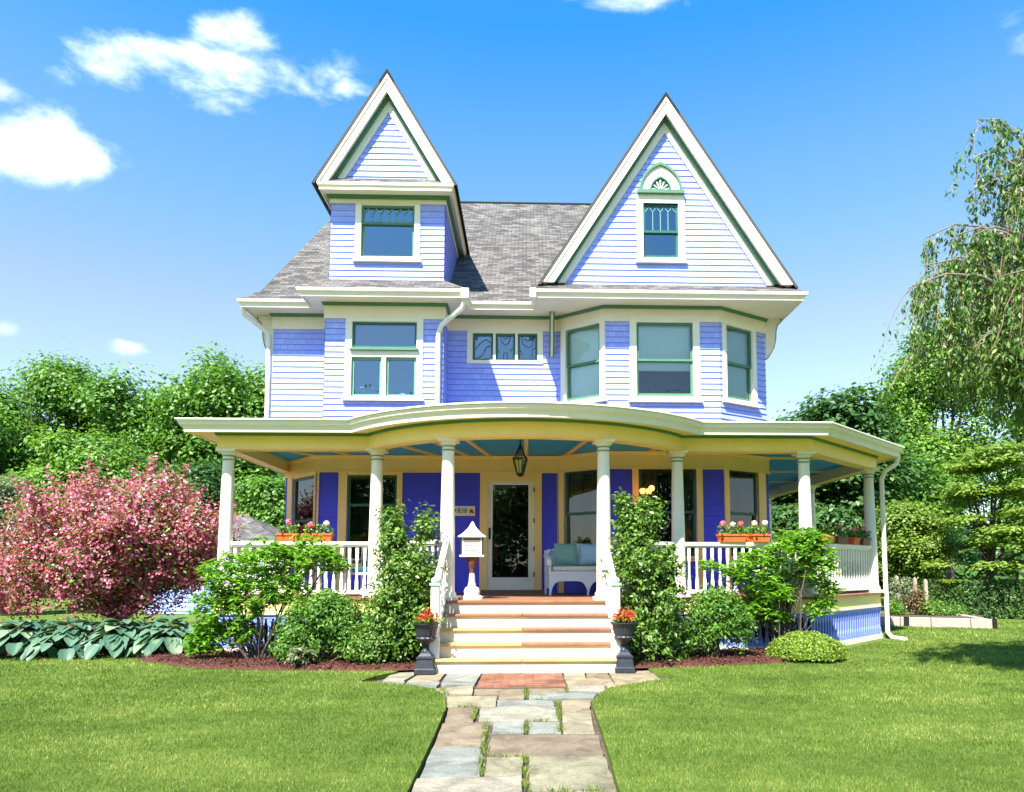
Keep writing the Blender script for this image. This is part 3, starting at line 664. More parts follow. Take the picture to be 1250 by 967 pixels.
for sx in (-1, 1):
    x0 = sx * (SX + .0); x1 = sx * (SX + .04)
    pts = [(min(x0, x1), Y0 + .02, 0), (min(x0, x1), 11.15, 0), (min(x0, x1), 11.15, .86), (min(x0, x1), Y0 + .02, .15)]
    mb.prism(pts, (.04, 0, 0))
mb.build('stringer', 'cream_white', house)
for sx in (-1, 1):
    x = sx * 1.255; y = Y0 + .13; z = RH
    mb = MB(); mb.box(x - .065, x + .065, y - .065, y + .065, z, z + .28); mb.box(x - .055, x + .055, y - .055, y + .055, z + .52, z + 1.0)
    mb.lathe([(.055, 0), (.06, .03), (.035, .07), (.06, .12), (.035, .17), (.05, .2), (.055, .24)], (x, y, z + .28), 14)
    nw = mb.build('newel_post', 'cream_white', house, smooth=True)
    m2 = MB(); m2.box(x - .075, x + .075, y - .075, y + .075, z + 1.0, z + 1.03); m2.lathe([(.05, 0), (.065, .03), (.055, .065), (.02, .085)], (x, y, z + 1.03), 12); m2.build('cap', 'sage', nw)
    m2 = MB(); a = Vector((x, y, z + .95)); b = Vector((sx * 1.2, 11.22, 1.84))
    def bar(a, b, w, h):
        nn = Vector((w / 2, 0, 0)); hh = Vector((0, 0, h / 2)); m2.prism([a - nn - hh, a + nn - hh, a + nn + hh, a - nn + hh], b - a)
    bar(a, b, .08, .07); bar(Vector((x, y + .06, z + .24)), Vector((sx * 1.2, 11.22, 1.08)), .05, .06)
    sr = m2.build('stair_railing', 'cream_white', house)
    for k in range(1, 7):
        t = k / 7; q = a.lerp(b, t); q2 = Vector((x, y + .06, z + .24)).lerp(Vector((sx * 1.2, 11.22, 1.08)), t); q.y = q2.y
        m3 = MB(); m3.tube([q2, q], .02, 8); m3.build('baluster', 'cream_white', sr)
# ---- main roof
EZ = 6.53
def mainz(y): return EZ + .81 * (y - 13.85)
lo, hi = 15.0, 26.0
for _ in range(40):
    m_ = (lo + hi) / 2
    if P(640, 249, m_).z < mainz(m_): hi = m_
    else: lo = m_
RY = lo; RZ = mainz(RY)
mb = MB()
def quad(pts, uvs=None):
    a = Vector(pts[0]); u = (Vector(pts[1]) - a).normalized(); nn = u.cross(Vector(pts[-1]) - a).normalized(); v = nn.cross(u)
    mb.add(pts, [list(range(len(pts)))], [[((Vector(q) - a).dot(u) + a.x, (Vector(q) - a).dot(v)) for q in pts]])
XL, XR = -5.12, 4.9
quad([(-5.5, 13.83, EZ), (5.2, 13.83, EZ), (5.0, 14.35, mainz(14.3)), (-5.25, 14.35, mainz(14.3))])
quad([(-5.25, 14.35, mainz(14.3)), (5.0, 14.35, mainz(14.3)), (XR, RY, RZ), (XL, RY, RZ)])
quad([(XR, RY, RZ), (XR, RY + 6, RZ - 4.9), (XL, RY + 6, RZ - 4.9), (XL, RY, RZ)])
quad([(-5.5, 26, EZ), (-5.5, 13.83, EZ), (-5.25, 14.35, mainz(14.3)), (-5.0, 26, 7.1)])
quad([(5.2, 13.83, EZ), (5.2, 26, EZ), (4.8, 26, 7.1), (5.0, 14.35, mainz(14.3))])
# bay skirts
def skirt(x0, x1, ye, wx0, wx1, wz=6.9):
    yb = 13.85 + (wz - EZ) / .81
    quad([(x0, ye, EZ), (x1, ye, EZ), (wx1, YB, wz), (wx0, YB, wz)])
    quad([(x1, ye, EZ), (x1, 13.86, EZ), (wx1, yb + .05, wz), (wx1, YB, wz)])
    quad([(x0, 13.86, EZ), (x0, ye, EZ), (wx0, YB, wz), (wx0, yb + .05, wz)])
skirt(-4.19, -1.08, 13.19, -3.75, -1.58); skirt(.10, 5.24, 13.14, .45, 4.9)
quad([(-3.92, 13.32, 8.63), (-1.38, 13.32, 8.63), (-1.5, 13.6, 8.85), (-3.8, 13.6, 8.85)])
mb.build('main_roof', 'roof', house)
mb = MB(); mb.tube([(XL, RY, RZ), (XR, RY, RZ)], .05, 6); mb.build('roof_ridge', 'roof', house)
# gable-end walls under the main roof
ms = MB()
for fr in (Frame((-5.0, 24), (-5.0, YW)),):
    siding(ms, fr, [(0, 6.6), (fr.L, 6.6), (24 - RY, RZ - .15)], [])
ms.build('attic_wall', 'peri', house); ms = MB(); siding(ms, Frame((4.75, YW), (4.75, 24)), [(0, 6.6), (24 - YW, 6.6), (RY - YW, RZ - .15)], []); ms.build('attic_wall', 'peri', house); ms = MB()
# eaves
EP = [(-5.42, 26), (-5.42, 13.88), (-4.12, 13.88), (-4.12, 13.26), (-1.14, 13.26), (-1.14, 13.88), (.17, 13.88), (.17, 13.21), (5.14, 13.21), (5.14, 26)]
mb = MB(); mb.sweep(EP, [(0, 6.385), (.02, 6.385), (.025, 6.43), (.045, 6.46), (.075, 6.475), (.085, 6.51), (.085, 6.525), (0, 6.525)]); mb.build('gutter', 'cream', house)
mb = MB(); mb.prism([(x, y, 6.432) for x, y in EP], (0, 0, .03)); mb.build('soffit', 'cream', house)
# dormer and gable
YG = 13.56
def gable(cx, zb, hw, za, name, holes, wall_lo=None, walls=None):
    YB = YG; ms = MB()
    m_ = (za - zb) / hw; k = math.sqrt(1 + m_ * m_)
    def tri(off, z=zb): zt = za - off * k; return zt, (zt - z) / m_
    def chev(mb, a, b, y0, y1, z=zb):
        za_, wa = tri(a, z); zb_, wb = tri(b, z)
        for sx in (-1, 1):
            mb.prism([(cx + sx * wa, y0, z), (cx, y0, za_), (cx, y0, zb_), (cx + sx * wb, y0, z)], (0, y1 - y0, 0))
    yr = 13.34; yback = 13.85 + (za - EZ) / .81 + .3
    mr = MB()
    for sx in (-1, 1):
        zt, wt = tri(-.045, zb - .06); zt2, wt2 = tri(0, zb - .06)
        sl = math.hypot(wt, zt - zb + .06)
        pts = [(cx + sx * wt, yr - .03, zb - .06), (cx + sx * wt, yback, zb - .06), (cx, yback, zt), (cx, yr - .03, zt)]
        mr.add(pts, [(0, 1, 2, 3)], [[(0, 0), (yback - yr, 0), (yback - yr, sl), (0, sl)]])
        mr.add([(cx + sx * wt, yr - .03, zb - .06), (cx, yr - .03, zt), (cx, yr - .03, zt2), (cx + sx * wt2, yr - .03, zb - .06)], [(0, 1, 2, 3)], [[(0, 0), (.1, .03), (.1, .05), (0, .02)]])
    mr.build(name + '_roof', 'roof', house)
    mb = MB(); chev(mb, 0.0, .05, yr - .02, yr + .02); chev(mb, .05, .15, yr, yr + .04); chev(mb, .15, .18, yr - .008, yr + .04)
    chev(mb, .0, .02, yr + .04, YB + .1)
    mb.build('rake_board', 'cream', house)
    mb = MB(); chev(mb, .02, .05, yr + .04, YB + .1); mb.build('rake_soffit', 'cream', house)
    mb = MB(); chev(mb, .155, .215, YB - .10, YB + .02, zb + .06); mb.build('rake_moulding', 'green_trim', house)
    mb = MB(); chev(mb, .05, .155, YB - .14, YB + .02, zb + .06); mb.build('rake_bed', 'cream', house)
    mb = MB(); chev(mb, .215, .33, YB - .04, YB + .02, zb + .06); mb.build('gable_frieze', 'cream_white', house)
    zt, wt = tri(.33)
    fr = Frame((cx - wt, YB), (cx + wt, YB))
    siding(ms, fr, [(0, zb), (2 * wt, zb), (wt, zt)], [tuple(h) for h in holes(fr)], h=.118); ms.build('gable_shingles', 'peri', house)
    return fr
frD = Frame((-3.75, YB), (-1.58, YB))
gable(-2.66, 8.64, 1.27, P(475, 90, 13.34).z, 'dormer', lambda fr: [])
WD = rect(frD, 441, 251, 506, 314)
siding(ms, frD, [(0, 6.85), (frD.L, 6.85), (frD.L, 8.40), (0, 8.40)], [tuple(WD)], h=.118)
siding(ms, Frame((-1.58, YB), (-1.58, 16.6)), [(0, 6.6), (2.87, 6.6), (2.87, 8.40), (0, 8.40)], [], h=.118)
siding(ms, Frame((-3.75, 16.6), (-3.75, YB)), [(0, 6.6), (2.87, 6.6), (2.87, 8.40), (0, 8.40)], [], h=.118)
window(frD, WD, casing=.11, case_mat='cream_white', kind='third', sash='green_trim', muntins=gothic(6), cas_t=.02)
mb = MB(); dp = [(-3.75, 17), (-3.75, YB), (-1.58, YB), (-1.58, 17)]
mb.sweep(dp, [(-.02, 8.40), (.03, 8.40), (.03, 8.545), (-.02, 8.545)]); mb.build('dormer_frieze', 'cream', house)
mb = MB(); mb.sweep(dp, [(.03, 8.48), (.06, 8.48), (.09, 8.54), (.03, 8.54)]); mb.build('dormer_moulding', 'green_trim', house)
dq = [(-3.87, 17.2), (-3.87, 13.38), (-1.43, 13.38), (-1.43, 17.2)]
mb = MB(); mb.sweep(dq, [(0, 8.49), (.02, 8.49), (.02, 8.53), (.05, 8.57), (.06, 8.625), (0, 8.625)]); mb.prism([(x, y, 8.545) for x, y in dq], (0, 0, .02)); mb.build('dormer_cornice', 'cream', house)
WR = None
def rh(fr):
    global WR; WR = rect(fr, 785, 249, 828, 315); return [WR]
frR = gable(2.66, 6.74, 2.36, P(808, 118, 13.34).z, 'gable', rh)
ms.build('dormer_wall', 'peri', house)
window(frR, WR, casing=.12, case_mat='cream_white', kind='double', sash='green_sash', muntins=gothic(4), cas_t=.0)
# gothic head over the gable window
a, b = WR[0] - .12, WR[1] + .12; z0 = WR[3]; cxs = (a + b) / 2
mb = MB(); mb.fbox(frR, a, b, z0, z0 + .17, -.01, .036)
def ogive(w, h, n=8):
    c = (h * h - w * w) / (2 * w); th = math.atan2(h, c); L_ = []
    for k in range(n + 1): a_ = th * k / n; L_.append((c - (w + c) * math.cos(a_), (w + c) * math.sin(a_)))
    return L_ + [(-x, z) for x, z in L_[:-1][::-1]]
zz = z0 + .24
o1 = ogive(.37, .50); o2 = ogive(.21, .29)
def ring(mb, A, B, y0, y1):
    for i in range(len(A) - 1):
        mb.prism([frR.pt(cxs + A[i][0], zz + A[i][1], y0), frR.pt(cxs + A[i + 1][0], zz + A[i + 1][1], y0), frR.pt(cxs + B[i + 1][0], zz + B[i + 1][1], y0), frR.pt(cxs + B[i][0], zz + B[i][1], y0)], frR.n * (y1 - y0))
ring(mb, o1, o2, .0, .05); mb.build('window_head', 'cream_white', house)
mb = MB(); o1b = ogive(.41, .56); ring(mb, o1b, o1, .0, .09); o2b = ogive(.185, .255); ring(mb, o2, o2b, .02, .06); mb.fbox(frR, cxs - .45, cxs + .45, z0 + .17, zz, .0, .11); 
ho = mb.build('head_moulding', 'green_trim', house)
mb = MB(); mb.prism([frR.pt(cxs + x, zz + z, .018) for x, z in o2], frR.n * .008); mb.build('fanlight_pane', 'green_sash', ho)
mb = MB()
for k in range(7):
    t = math.pi * (k + .5) / 7; mb.tube([frR.pt(cxs + .03 * math.cos(t), zz + .02 + .03 * math.sin(t), .035), frR.pt(cxs + .17 * math.cos(t), zz + .01 + (.16 + .05 * (1 - abs(math.cos(t)))) * math.sin(t), .035)], [.006, .014], 5)
mb.build('fan_ray', 'cream_white', ho)
# gothic transom in dormer window (built as bars on the upper sash)
pass
# brackets
def bracket(o, dirv):
    d = Vector(dirv).normalized(); nn = Vector((-d.y, d.x, 0)); o = Vector(o)
    pr = [(0, 0), (.30, 0), (.30, -.06), (.24, -.12), (.20, -.25), (.19, -.42), (.15, -.6), (.06, -.76), (0, -.82)]
    m1 = MB(); m1.prism([o + d * a + Vector((0, 0, z)) - nn * .035 for a, z in pr], nn * .07); bk = m1.build('bracket', 'cream', house)
    m2 = MB()
    for i in range(1, len(pr) - 1):
        a, b = pr[i], pr[i + 1]; p1 = o + d * a[0] + Vector((0, 0, a[1])); p2 = o + d * b[0] + Vector((0, 0, b[1])); e = d * .014
        for sg_ in (-1, 1): m2.prism([p1 + nn * sg_ * .024, p1 + nn * sg_ * .05, p1 + nn * sg_ * .05 + e, p1 + nn * sg_ * .024 + e], p2 - p1)
    m2.build('bracket_edge', 'green_trim', bk)
bracket((.50, YW - .03, 6.43), (0, -1, 0)); bracket((4.83, YW + .02, 6.43), (1, -.15, 0)); bracket((-5.03, YW + .1, 6.40), (-1, -.1, 0))
# downspouts
def spout(pts, r=.042, mat='cream_white'): mb = MB(); mb.tube(pts, r, 10); mb.build('downspout', mat, house, smooth=True)
spout([(-1.12, 13.3, 6.55), (-1.13, 13.3, 6.36), (-1.2, 13.36, 6.22), (-1.45, 13.52, 6.08), (-1.6, 13.62, 5.98), (-1.66, 13.66, 5.85), (-1.66, 13.66, 4.1)], .05)
spout([(-5.46, 13.95, 6.44), (-5.42, 14.0, 6.28), (-5.2, 14.25, 6.12), (-5.08, 14.36, 6.0), (-5.06, 14.36, 4.2)], .045)
spout([(7.42, 14.35, 3.66), (7.4, 14.38, 3.5), (7.2, 14.45, 3.36), (7.13, 14.48, 3.2), (7.13, 14.48, 1.2), (7.12, 14.46, .16), (7.16, 14.36, .07), (7.3, 14.1, .05)], .045, 'cream')
mb = MB(); mb.box(-1.2, -1.06, 13.16, 13.30, 6.36, 6.54); mb.build('gutter_end', 'cream', house); mb = MB(); mb.box(.06, .17, 13.12, 13.3, 6.37, 6.55); mb.build('gutter_end', 'cream', house)
mb = MB(); mb.fbox(fls, fls.L - .1, fls.L + .002, 3.86, ZS, .0, .03); mb.build('corner_trim', 'cream_white', house)
# foundation behind porch
mb = MB(); mb.box(-4.9, 4.75, 14.5, 24, 0, .95); mb.build('foundation', 'soil', house)

# ================================================================== GROUND
PLf = [(500, 967), (515, 935), (531, 900), (545, 866), (541, 851), (528, 844), (505, 840), (455, 836)]
PRt = [(755, 967), (745, 930), (734, 895), (723, 862), (730, 851), (745, 843), (770, 838), (800, 834)]
pl = [(-.84, -3)] + [tuple(G(*q).xy) for q in PLf] + [(-2.05, 9.35), (-1.95, 9.8), (-1.75, 10.15), (-1.7, 10.9)]
pr = [(.66, -3)] + [tuple(G(*q).xy) for q in PRt] + [(1.98, 9.5), (1.9, 9.9), (1.72, 10.15), (1.7, 10.9)]
LZ = .035
mb = MB(); mb.add([(-500, -300, -.03), (500, -300, -.03), (500, 900, -.03), (-500, 900, -.03)], [(0, 1, 2, 3)]); struct(mb.build('ground', 'soil'))
mb = MB()
def slab(poly, z=LZ, d=.06):
    n = len(poly); mb.add([(x, y, z) for x, y in poly] + [(x, y, z - d) for x, y in poly], [list(range(n))] + [(i, n + i, n + (i + 1) % n, (i + 1) % n) for i in range(n)])
slab([(-150, -30), (-.84, -30)] + pl + [(-150, 10.9)][:1]); slab([(.66, -30), (150, -30), (150, 10.9)] + pr[::-1]); slab([(-150, 10.9), (150, 10.9), (150, 160), (-150, 160)])
struct(mb.build('lawn', 'lawn'))
# flagstone path
C8 = lambda x, y: G(430 + x * .328, 700 + y * .328, 0)
ST = [[(162, 364), (258, 364), (192, 400), (112, 400)], [(264, 364), (350, 366), (322, 402), (205, 402)], [(357, 366), (482, 370), (456, 414), (330, 414)], [(108, 404), (198, 404), (180, 424), (72, 424)], [(204, 405), (326, 405), (312, 428), (186, 425)],
      [(786, 366), (865, 366), (868, 389), (790, 390)], [(870, 362), (945, 362), (957, 388), (874, 388)], [(952, 362), (1100, 356), (1160, 404), (978, 411)], [(790, 393), (960, 391), (978, 414), (802, 417)], [(802, 420), (940, 418), (942, 438), (804, 440)], [(947, 418), (1078, 409), (1100, 425), (950, 434)],
      [(312, 430), (452, 418), (446, 452), (300, 446)], [(456, 431), (640, 430), (640, 451), (450, 453)], [(655, 430), (792, 428), (798, 443), (655, 446)],
      [(352, 458), (538, 456), (534, 494), (350, 496)], [(545, 455), (640, 454), (640, 470), (545, 471)], [(658, 449), (915, 443), (900, 466), (660, 470)], [(540, 474), (750, 473), (752, 494), (538, 495)], [(778, 472), (890, 470), (885, 506), (782, 507)],
      [(358, 500), (470, 498), (452, 551), (344, 555)], [(478, 498), (756, 497), (765, 549), (470, 551)], [(782, 511), (888, 510), (903, 597), (786, 597)], [(526, 554), (640, 552), (640, 597), (520, 600)], [(657, 554), (770, 554), (776, 594), (657, 597)],
      [(336, 558), (505, 555), (492, 641), (300, 648)], [(515, 602), (915, 600), (938, 680), (508, 680)], [(297, 650), (488, 646), (476, 755), (247, 765)], [(500, 685), (637, 684), (633, 751), (493, 753)], [(657, 684), (942, 684), (985, 808), (655, 811)],
      [(240, 768), (633, 757), (637, 845), (200, 850)], [(657, 814), (987, 812), (1020, 930), (655, 930)], [(195, 853), (637, 849), (640, 980), (130, 990)]]
xs = [C8(*q) for s_ in ST for q in s_]
polys = [[tuple(C8(*q).xy) for q in s_] for s_ in ST]
yy = 3.85
rs = random.Random(3)
while yy > -3:
    h = rs.uniform(.35, .7); m_ = rs.uniform(-.35, .3)
    polys.append([(-.82, yy), (m_, yy), (m_, yy - h + .03), (-.82, yy - h + .03)]); polys.append([(m_ + .03, yy), (.65, yy), (.65, yy - h + .03), (m_ + .03, yy - h + .03)]); yy -= h
mb = MB()
for i, pg in enumerate(polys):
    cx = sum(q[0] for q in pg) / 4; cy = sum(q[1] for q in pg) / 4
    # ragged outline
    out = []
    for k in range(4):
        a, b = pg[k], pg[(k + 1) % 4]
        for j in range(5):
            t = j / 5; jx = rs.uniform(-.007, .007); jy = rs.uniform(-.009, .009); out.append((a[0] + (b[0] - a[0]) * t + jx, a[1] + (b[1] - a[1]) * t + jy))
    n = len(out); o = len(mb.v); z = .0 + rs.uniform(0, .008)
    ins = [(cx + (x - cx) * .985, cy + (y - cy) * .985) for x, y in out]
    mb.add([(x, y, z) for x, y in ins] + [(x, y, z - .006) for x, y in out] + [(x, y, -.03) for x, y in out], [list(range(n))] + [(i_, n + i_, n + (i_ + 1) % n, (i_ + 1) % n) for i_ in range(n)] + [(n + i_, 2 * n + i_, 2 * n + (i_ + 1) % n, n + (i_ + 1) % n) for i_ in range(n)])
    c_ = rs.random()
    if i in (17, 22, 23, 2): c_ = .88
    if i in (24, 15, 13): c_ = .05 + .1 * c_
    mb.r += [c_] * (3 * n)
for f in mb.f: pass
struct(mb.build('flagstone_path', 'stone'))
bp = [C8(*q) for q in [(462, 429), (795, 424), (780, 373), (485, 372)]]
mb = MB(); mb.add([(q.x, q.y, .004) for q in bp] + [(q.x, q.y, -.03) for q in bp], [(0, 1, 2, 3), (0, 4, 5, 1), (1, 5, 6, 2), (2, 6, 7, 3), (3, 7, 4, 0)], [[(q.x, q.y) for q in bp]] + [[(0, 0)] * 4] * 4)
struct(mb.build('brick_paving', 'brickpad'))
# mulch beds
def bed(pts, name='mulch_bed', z=LZ + .004):
    mb = MB(); n = len(pts); cx = sum(p[0] for p in pts) / n; cy = sum(p[1] for p in pts) / n
    rr = random.Random(n); o = []
    for i in range(n):
        a, b = pts[i], pts[(i + 1) % n]
        for j in range(4): t = j / 4; o.append((a[0] + (b[0] - a[0]) * t + rr.uniform(-.03, .03), a[1] + (b[1] - a[1]) * t + rr.uniform(-.03, .03)))
    m = len(o); ins = [(cx + (x - cx) * .93, cy + (y - cy) * .93) for x, y in o]
    mb.add([(x, y, z) for x, y in o] + [(x, y, z + .05) for x, y in ins], [(i, (i + 1) % m, m + (i + 1) % m, m + i) for i in range(m)] + [list(range(m, 2 * m))])
    struct(mb.build(name, 'mulch'))
bed([(-5.9, 11.5), (-4.6, 10.55), (-3.4, 10.35), (-2.2, 10.25), (-1.5, 10.3), (-1.3, 11.2), (-2.6, 12.3), (-5.2, 12.3), (-5.8, 13)])
bed([(1.3, 11.2), (1.45, 10.35), (2.6, 10.55), (3.8, 10.9), (4.8, 11.3), (5.1, 12.1), (4.8, 12.3), (2.6, 12.3)])
bed([(-13.5, 13.0), (-9.5, 11.8), (-6.4, 12.1), (-5.9, 12.8), (-6.2, 16.5), (-9, 18), (-14, 17)])

# ================================================================== FOLIAGE
def leafmesh(name, mat, c, nrm, size, aspect, rng, parent=None, origin=(0, 0, 0), fold=.18, tang=None, sizevar=.35, curl=0.0, rnd=None):
    n = len(c); nrm = nrm / (np.linalg.norm(nrm, axis=1, keepdims=True) + 1e-9)
    t = rng.normal(size=(n, 3)) if tang is None else tang + rng.normal(size=(n, 3)) * .25
    t -= nrm * (t * nrm).sum(1, keepdims=True); t /= (np.linalg.norm(t, axis=1, keepdims=True) + 1e-9)
    b = np.cross(nrm, t); L_ = size * (1 + rng.uniform(-sizevar, sizevar, (n, 1))); W = L_ * aspect
    v = np.empty((n, 4, 3)); v[:, 0] = c - t * L_ * .5; v[:, 1] = c + b * W * .5 + nrm * W * fold - t * L_ * .06; v[:, 2] = c + t * L_ * .5 - nrm * L_ * curl; v[:, 3] = c - b * W * .5 + nrm * W * fold - t * L_ * .06
    base = np.array(WL[parent] if parent is not None else origin); v = v.reshape(-1, 3) - base
    me = bpy.data.meshes.new(name); me.vertices.add(4 * n); me.vertices.foreach_set('co', v.ravel().astype(np.float32))
    idx = (np.arange(n)[:, None] * 4 + np.array([[0, 1, 2, 0, 2, 3]])).ravel()
    me.loops.add(6 * n); me.loops.foreach_set('vertex_index', idx.astype(np.int32)); me.polygons.add(2 * n)
    me.polygons.foreach_set('loop_start', np.arange(0, 6 * n, 3, dtype=np.int32)); me.update(calc_edges=True)
    at = me.attributes.new('rnd', 'FLOAT', 'POINT'); at.data.foreach_set('value', np.repeat(rng.random(n) if rnd is None else rnd, 4).astype(np.float32))
    me.materials.append(MATS[mat]); o = bpy.data.objects.new(name, me); COL.objects.link(o)
    if parent is not None: o.parent = parent
    else: o.location = origin
    WL[o] = tuple(base); return o
def clumped(lobes, nclump, per, cr, rng, shell=(.62, 1.0), flat=.6, updir=.25, cut=None):
    lobes = np.array(lobes, float); area = (lobes[:, 3] * lobes[:, 4] + lobes[:, 3] * lobes[:, 5] + lobes[:, 4] * lobes[:, 5]); pick = rng.choice(len(lobes), nclump, p=area / area.sum())
    d = rng.normal(size=(nclump, 3)); d[:, 2] += updir; d /= np.linalg.norm(d, axis=1, keepdims=True)
    rr = rng.uniform(shell[0], shell[1], (nclump, 1)) * (1 + rng.normal(size=(nclump, 1)) * .06)
    cc = lobes[pick, :3] + d * rr * lobes[pick, 3:6]
    if cut is not None: k = cc[:, 2] > cut; cc = cc[k]; d = d[k]
    m = len(cc); g = rng.normal(size=(m, per, 3)) * np.array([1, 1, flat]) * cr * .5 * rng.uniform(.6, 1.35, (m, 1, 1))
    c = (cc[:, None] + g).reshape(-1, 3); out = (np.repeat(d, per, 0) * .7 + g.reshape(-1, 3) / (cr + 1e-6) * .8)
    return c, out, cc
def limbs(mb, base, ends, r0, rng, trunk_h, n1=7, jitter=.15):
    base = np.array(base, float); top = base + np.array([rng.uniform(-.1, .1), rng.uniform(-.1, .1), trunk_h])
    mb.tube([base, base + (top - base) * .15, base + (top - base) * .5, top], [r0 * 1.35, r0, r0 * .85, r0 * .7], 9)
    for e in ends:
        e = np.array(e); mid = top + (e - top) * .5 + rng.normal(size=3) * jitter * np.linalg.norm(e - top) * .4; mid[2] += .1 * np.linalg.norm(e - top)
        s_ = base + (top - base) * rng.uniform(.6, 1.0)
        mb.tube([s_, (s_ + mid) / 2 + rng.normal(size=3) * .03, mid, e], [r0 * .5, r0 * .36, r0 * .22, r0 * .05], 5)
def tree(name, label, cat, base, lobes, mat, leaf, nclump, per, cr, seed, trunk_h, r0, aspect=.62, bark='bark', group=None, flat=.6, nlimb=14, shell=(.35, 1.05), upn=.8, crown='crown', origin=None):
    rng = np.random.default_rng(seed); root = empty(name, base, label, cat, group)
    c, out, cc = clumped(lobes, nclump, per, cr, rng, shell, flat)
    nrm = out + rng.normal(size=c.shape) * .55 + np.array([0, 0, upn])
    rn = np.clip(np.repeat(rng.random(len(cc)), per) * .6 + rng.random(len(c)) * .4, 0, 1)
    leafmesh(crown, mat, c, nrm, leaf, aspect, rng, root, rnd=rn)
    mb = MB(); sel = cc[rng.choice(len(cc), min(nlimb, len(cc)), replace=False)]; limbs(mb, base, sel, r0, rng, trunk_h); mb.build('trunk', bark, root, smooth=True)
    return root
def lobeset(cx, cy, z0, z1, rx, ry, n, rng, k=.48):
    """a crown as many overlapping lobes inside an overall ellipsoid"""
    cz = (z0 + z1) / 2; rz = (z1 - z0) / 2; out = []
    for i in range(n):
        d = rng.normal(size=3); d /= np.linalg.norm(d); q = rng.uniform(.35, .68)
        s = rng.uniform(.75, 1.2) * k
        out.append((cx + d[0] * rx * q, cy + d[1] * ry * q, cz + d[2] * rz * q, rx * s, ry * s, rz * s * .8))
    return out
def bg_tree(px, ytop, Y, w_px, z0, label, mat, leaf, dens, seed, name='deciduous_tree', flat=.55, lob=26, group='trees behind the house', aspect=.65, cr=None, bark='bark', r0=.28, upn=.9, k=.30):
    rng = np.random.default_rng(seed); t = P(px, ytop, Y); rx = w_px * Y / 900 / 2; z1 = t.z
    lobes = lobeset(t.x, Y, z0, z1, rx, rx * .8, lob, rng, k)
    return tree(name, label, 'tree', (t.x, Y, 0), lobes, mat, leaf * .72, int(dens * 1.35), 34, cr or rx * .235, seed, z0 + (z1 - z0) * .25, r0, aspect, bark=bark, group=group, flat=flat, upn=upn)
GL = 'trees beyond the lawn on the left'; GR = 'trees beyond the lawn on the right'
bg_tree(-30, 428, 33, 210, 1.0, 'rounded green maple cut by the left edge of the photo', 'leaf_maple', .26, 950, 11, group=GL)
bg_tree(75, 418, 37, 200, 1.5, 'green maple with a broad top between the edge maple and the tallest left tree', 'leaf_maple', .27, 900, 12, group=GL)
bg_tree(172, 412, 35, 190, 1.2, 'tall full maple above the middle of the pink crabapple', 'leaf_maple', .27, 900, 13, group=GL)
bg_tree(280, 396, 34, 200, 1.2, 'tallest left maple with its crown touching the left house wall', 'leaf_maple', .27, 1100, 14, group=GL)
bg_tree(110, 508, 25, 190, .8, 'low bright green tree just above the pink blossoms', 'leaf_bright', .20, 900, 15, group=GL)
bg_tree(5, 560, 22, 120, .4, 'small grey green tree at the left edge behind the crabapple', 'leaf_grey', .13, 600, 16, name='flowering_tree', group=GL)
bg_tree(345, 560, 27, 150, .8, 'green tree seen under the porch eave behind the shed', 'leaf_maple', .20, 700, 17, group=GL)
bg_tree(250, 545, 29, 130, .8, 'dark green tree behind the left corner column', 'leaf_dark', .20, 600, 18, group=GL)
bg_tree(1005, 452, 27, 270, .6, 'dark horse chestnut with rounded top behind the right porch eave', 'leaf_dark', .30, 1000, 21, name='chestnut_tree', group=GR, flat=.25, upn=1.6)
bg_tree(1140, 340, 36, 200, 2.0, 'tall light green tree rising behind the weeping tree', 'leaf_bright', .26, 1000, 22, group=GR)
bg_tree(1110, 505, 33, 150, .6, 'mid green tree between the chestnut and the tall light green tree', 'leaf_maple', .26, 600, 23, group=GR)
bg_tree(1275, 440, 32, 170, .8, 'green tree cut by the right edge of the photo', 'leaf_maple', .26, 700, 24, group=GR)
bg_tree(1105, 600, 23, 130, .5, 'lime green small tree right of the porch downspout', 'leaf_lime', .14, 800, 25, name='small_tree', group=GR, upn=1.4)
bg_tree(1000, 600, 24, 150, .4, 'dark leafy tree seen through the right end of the porch', 'leaf_dark', .22, 700, 26, group=GR, flat=.3)
bg_tree(905, 590, 30, 170, .4, 'green tree hidden behind the right side of the house', 'leaf_maple', .24, 500, 27, group=GR)
# layered dogwood
rng = np.random.default_rng(31); t = P(1222, 545, 20.5); lob = []
for i in range(34):
    a = rng.uniform(0, 6.28); h = rng.uniform(0, 1); rr = (1.9 * (1 - h * .55)) * rng.uniform(.25, 1); lob.append((t.x + rr * math.cos(a), 20.5 + rr * math.sin(a), 1.35 + h * (t.z - 1.5), .75, .75, .13))
tree('dogwood_tree', 'layered pale green dogwood with dark twisted trunks behind the clipped hedge', 'tree', (t.x - .3, 20.9, 0), lob, 'leaf_lime', .12, 1000, 20, .32, 32, 1.6, .12, bark='bark', flat=.3, nlimb=22, shell=(.2, 1.0), upn=2.2)
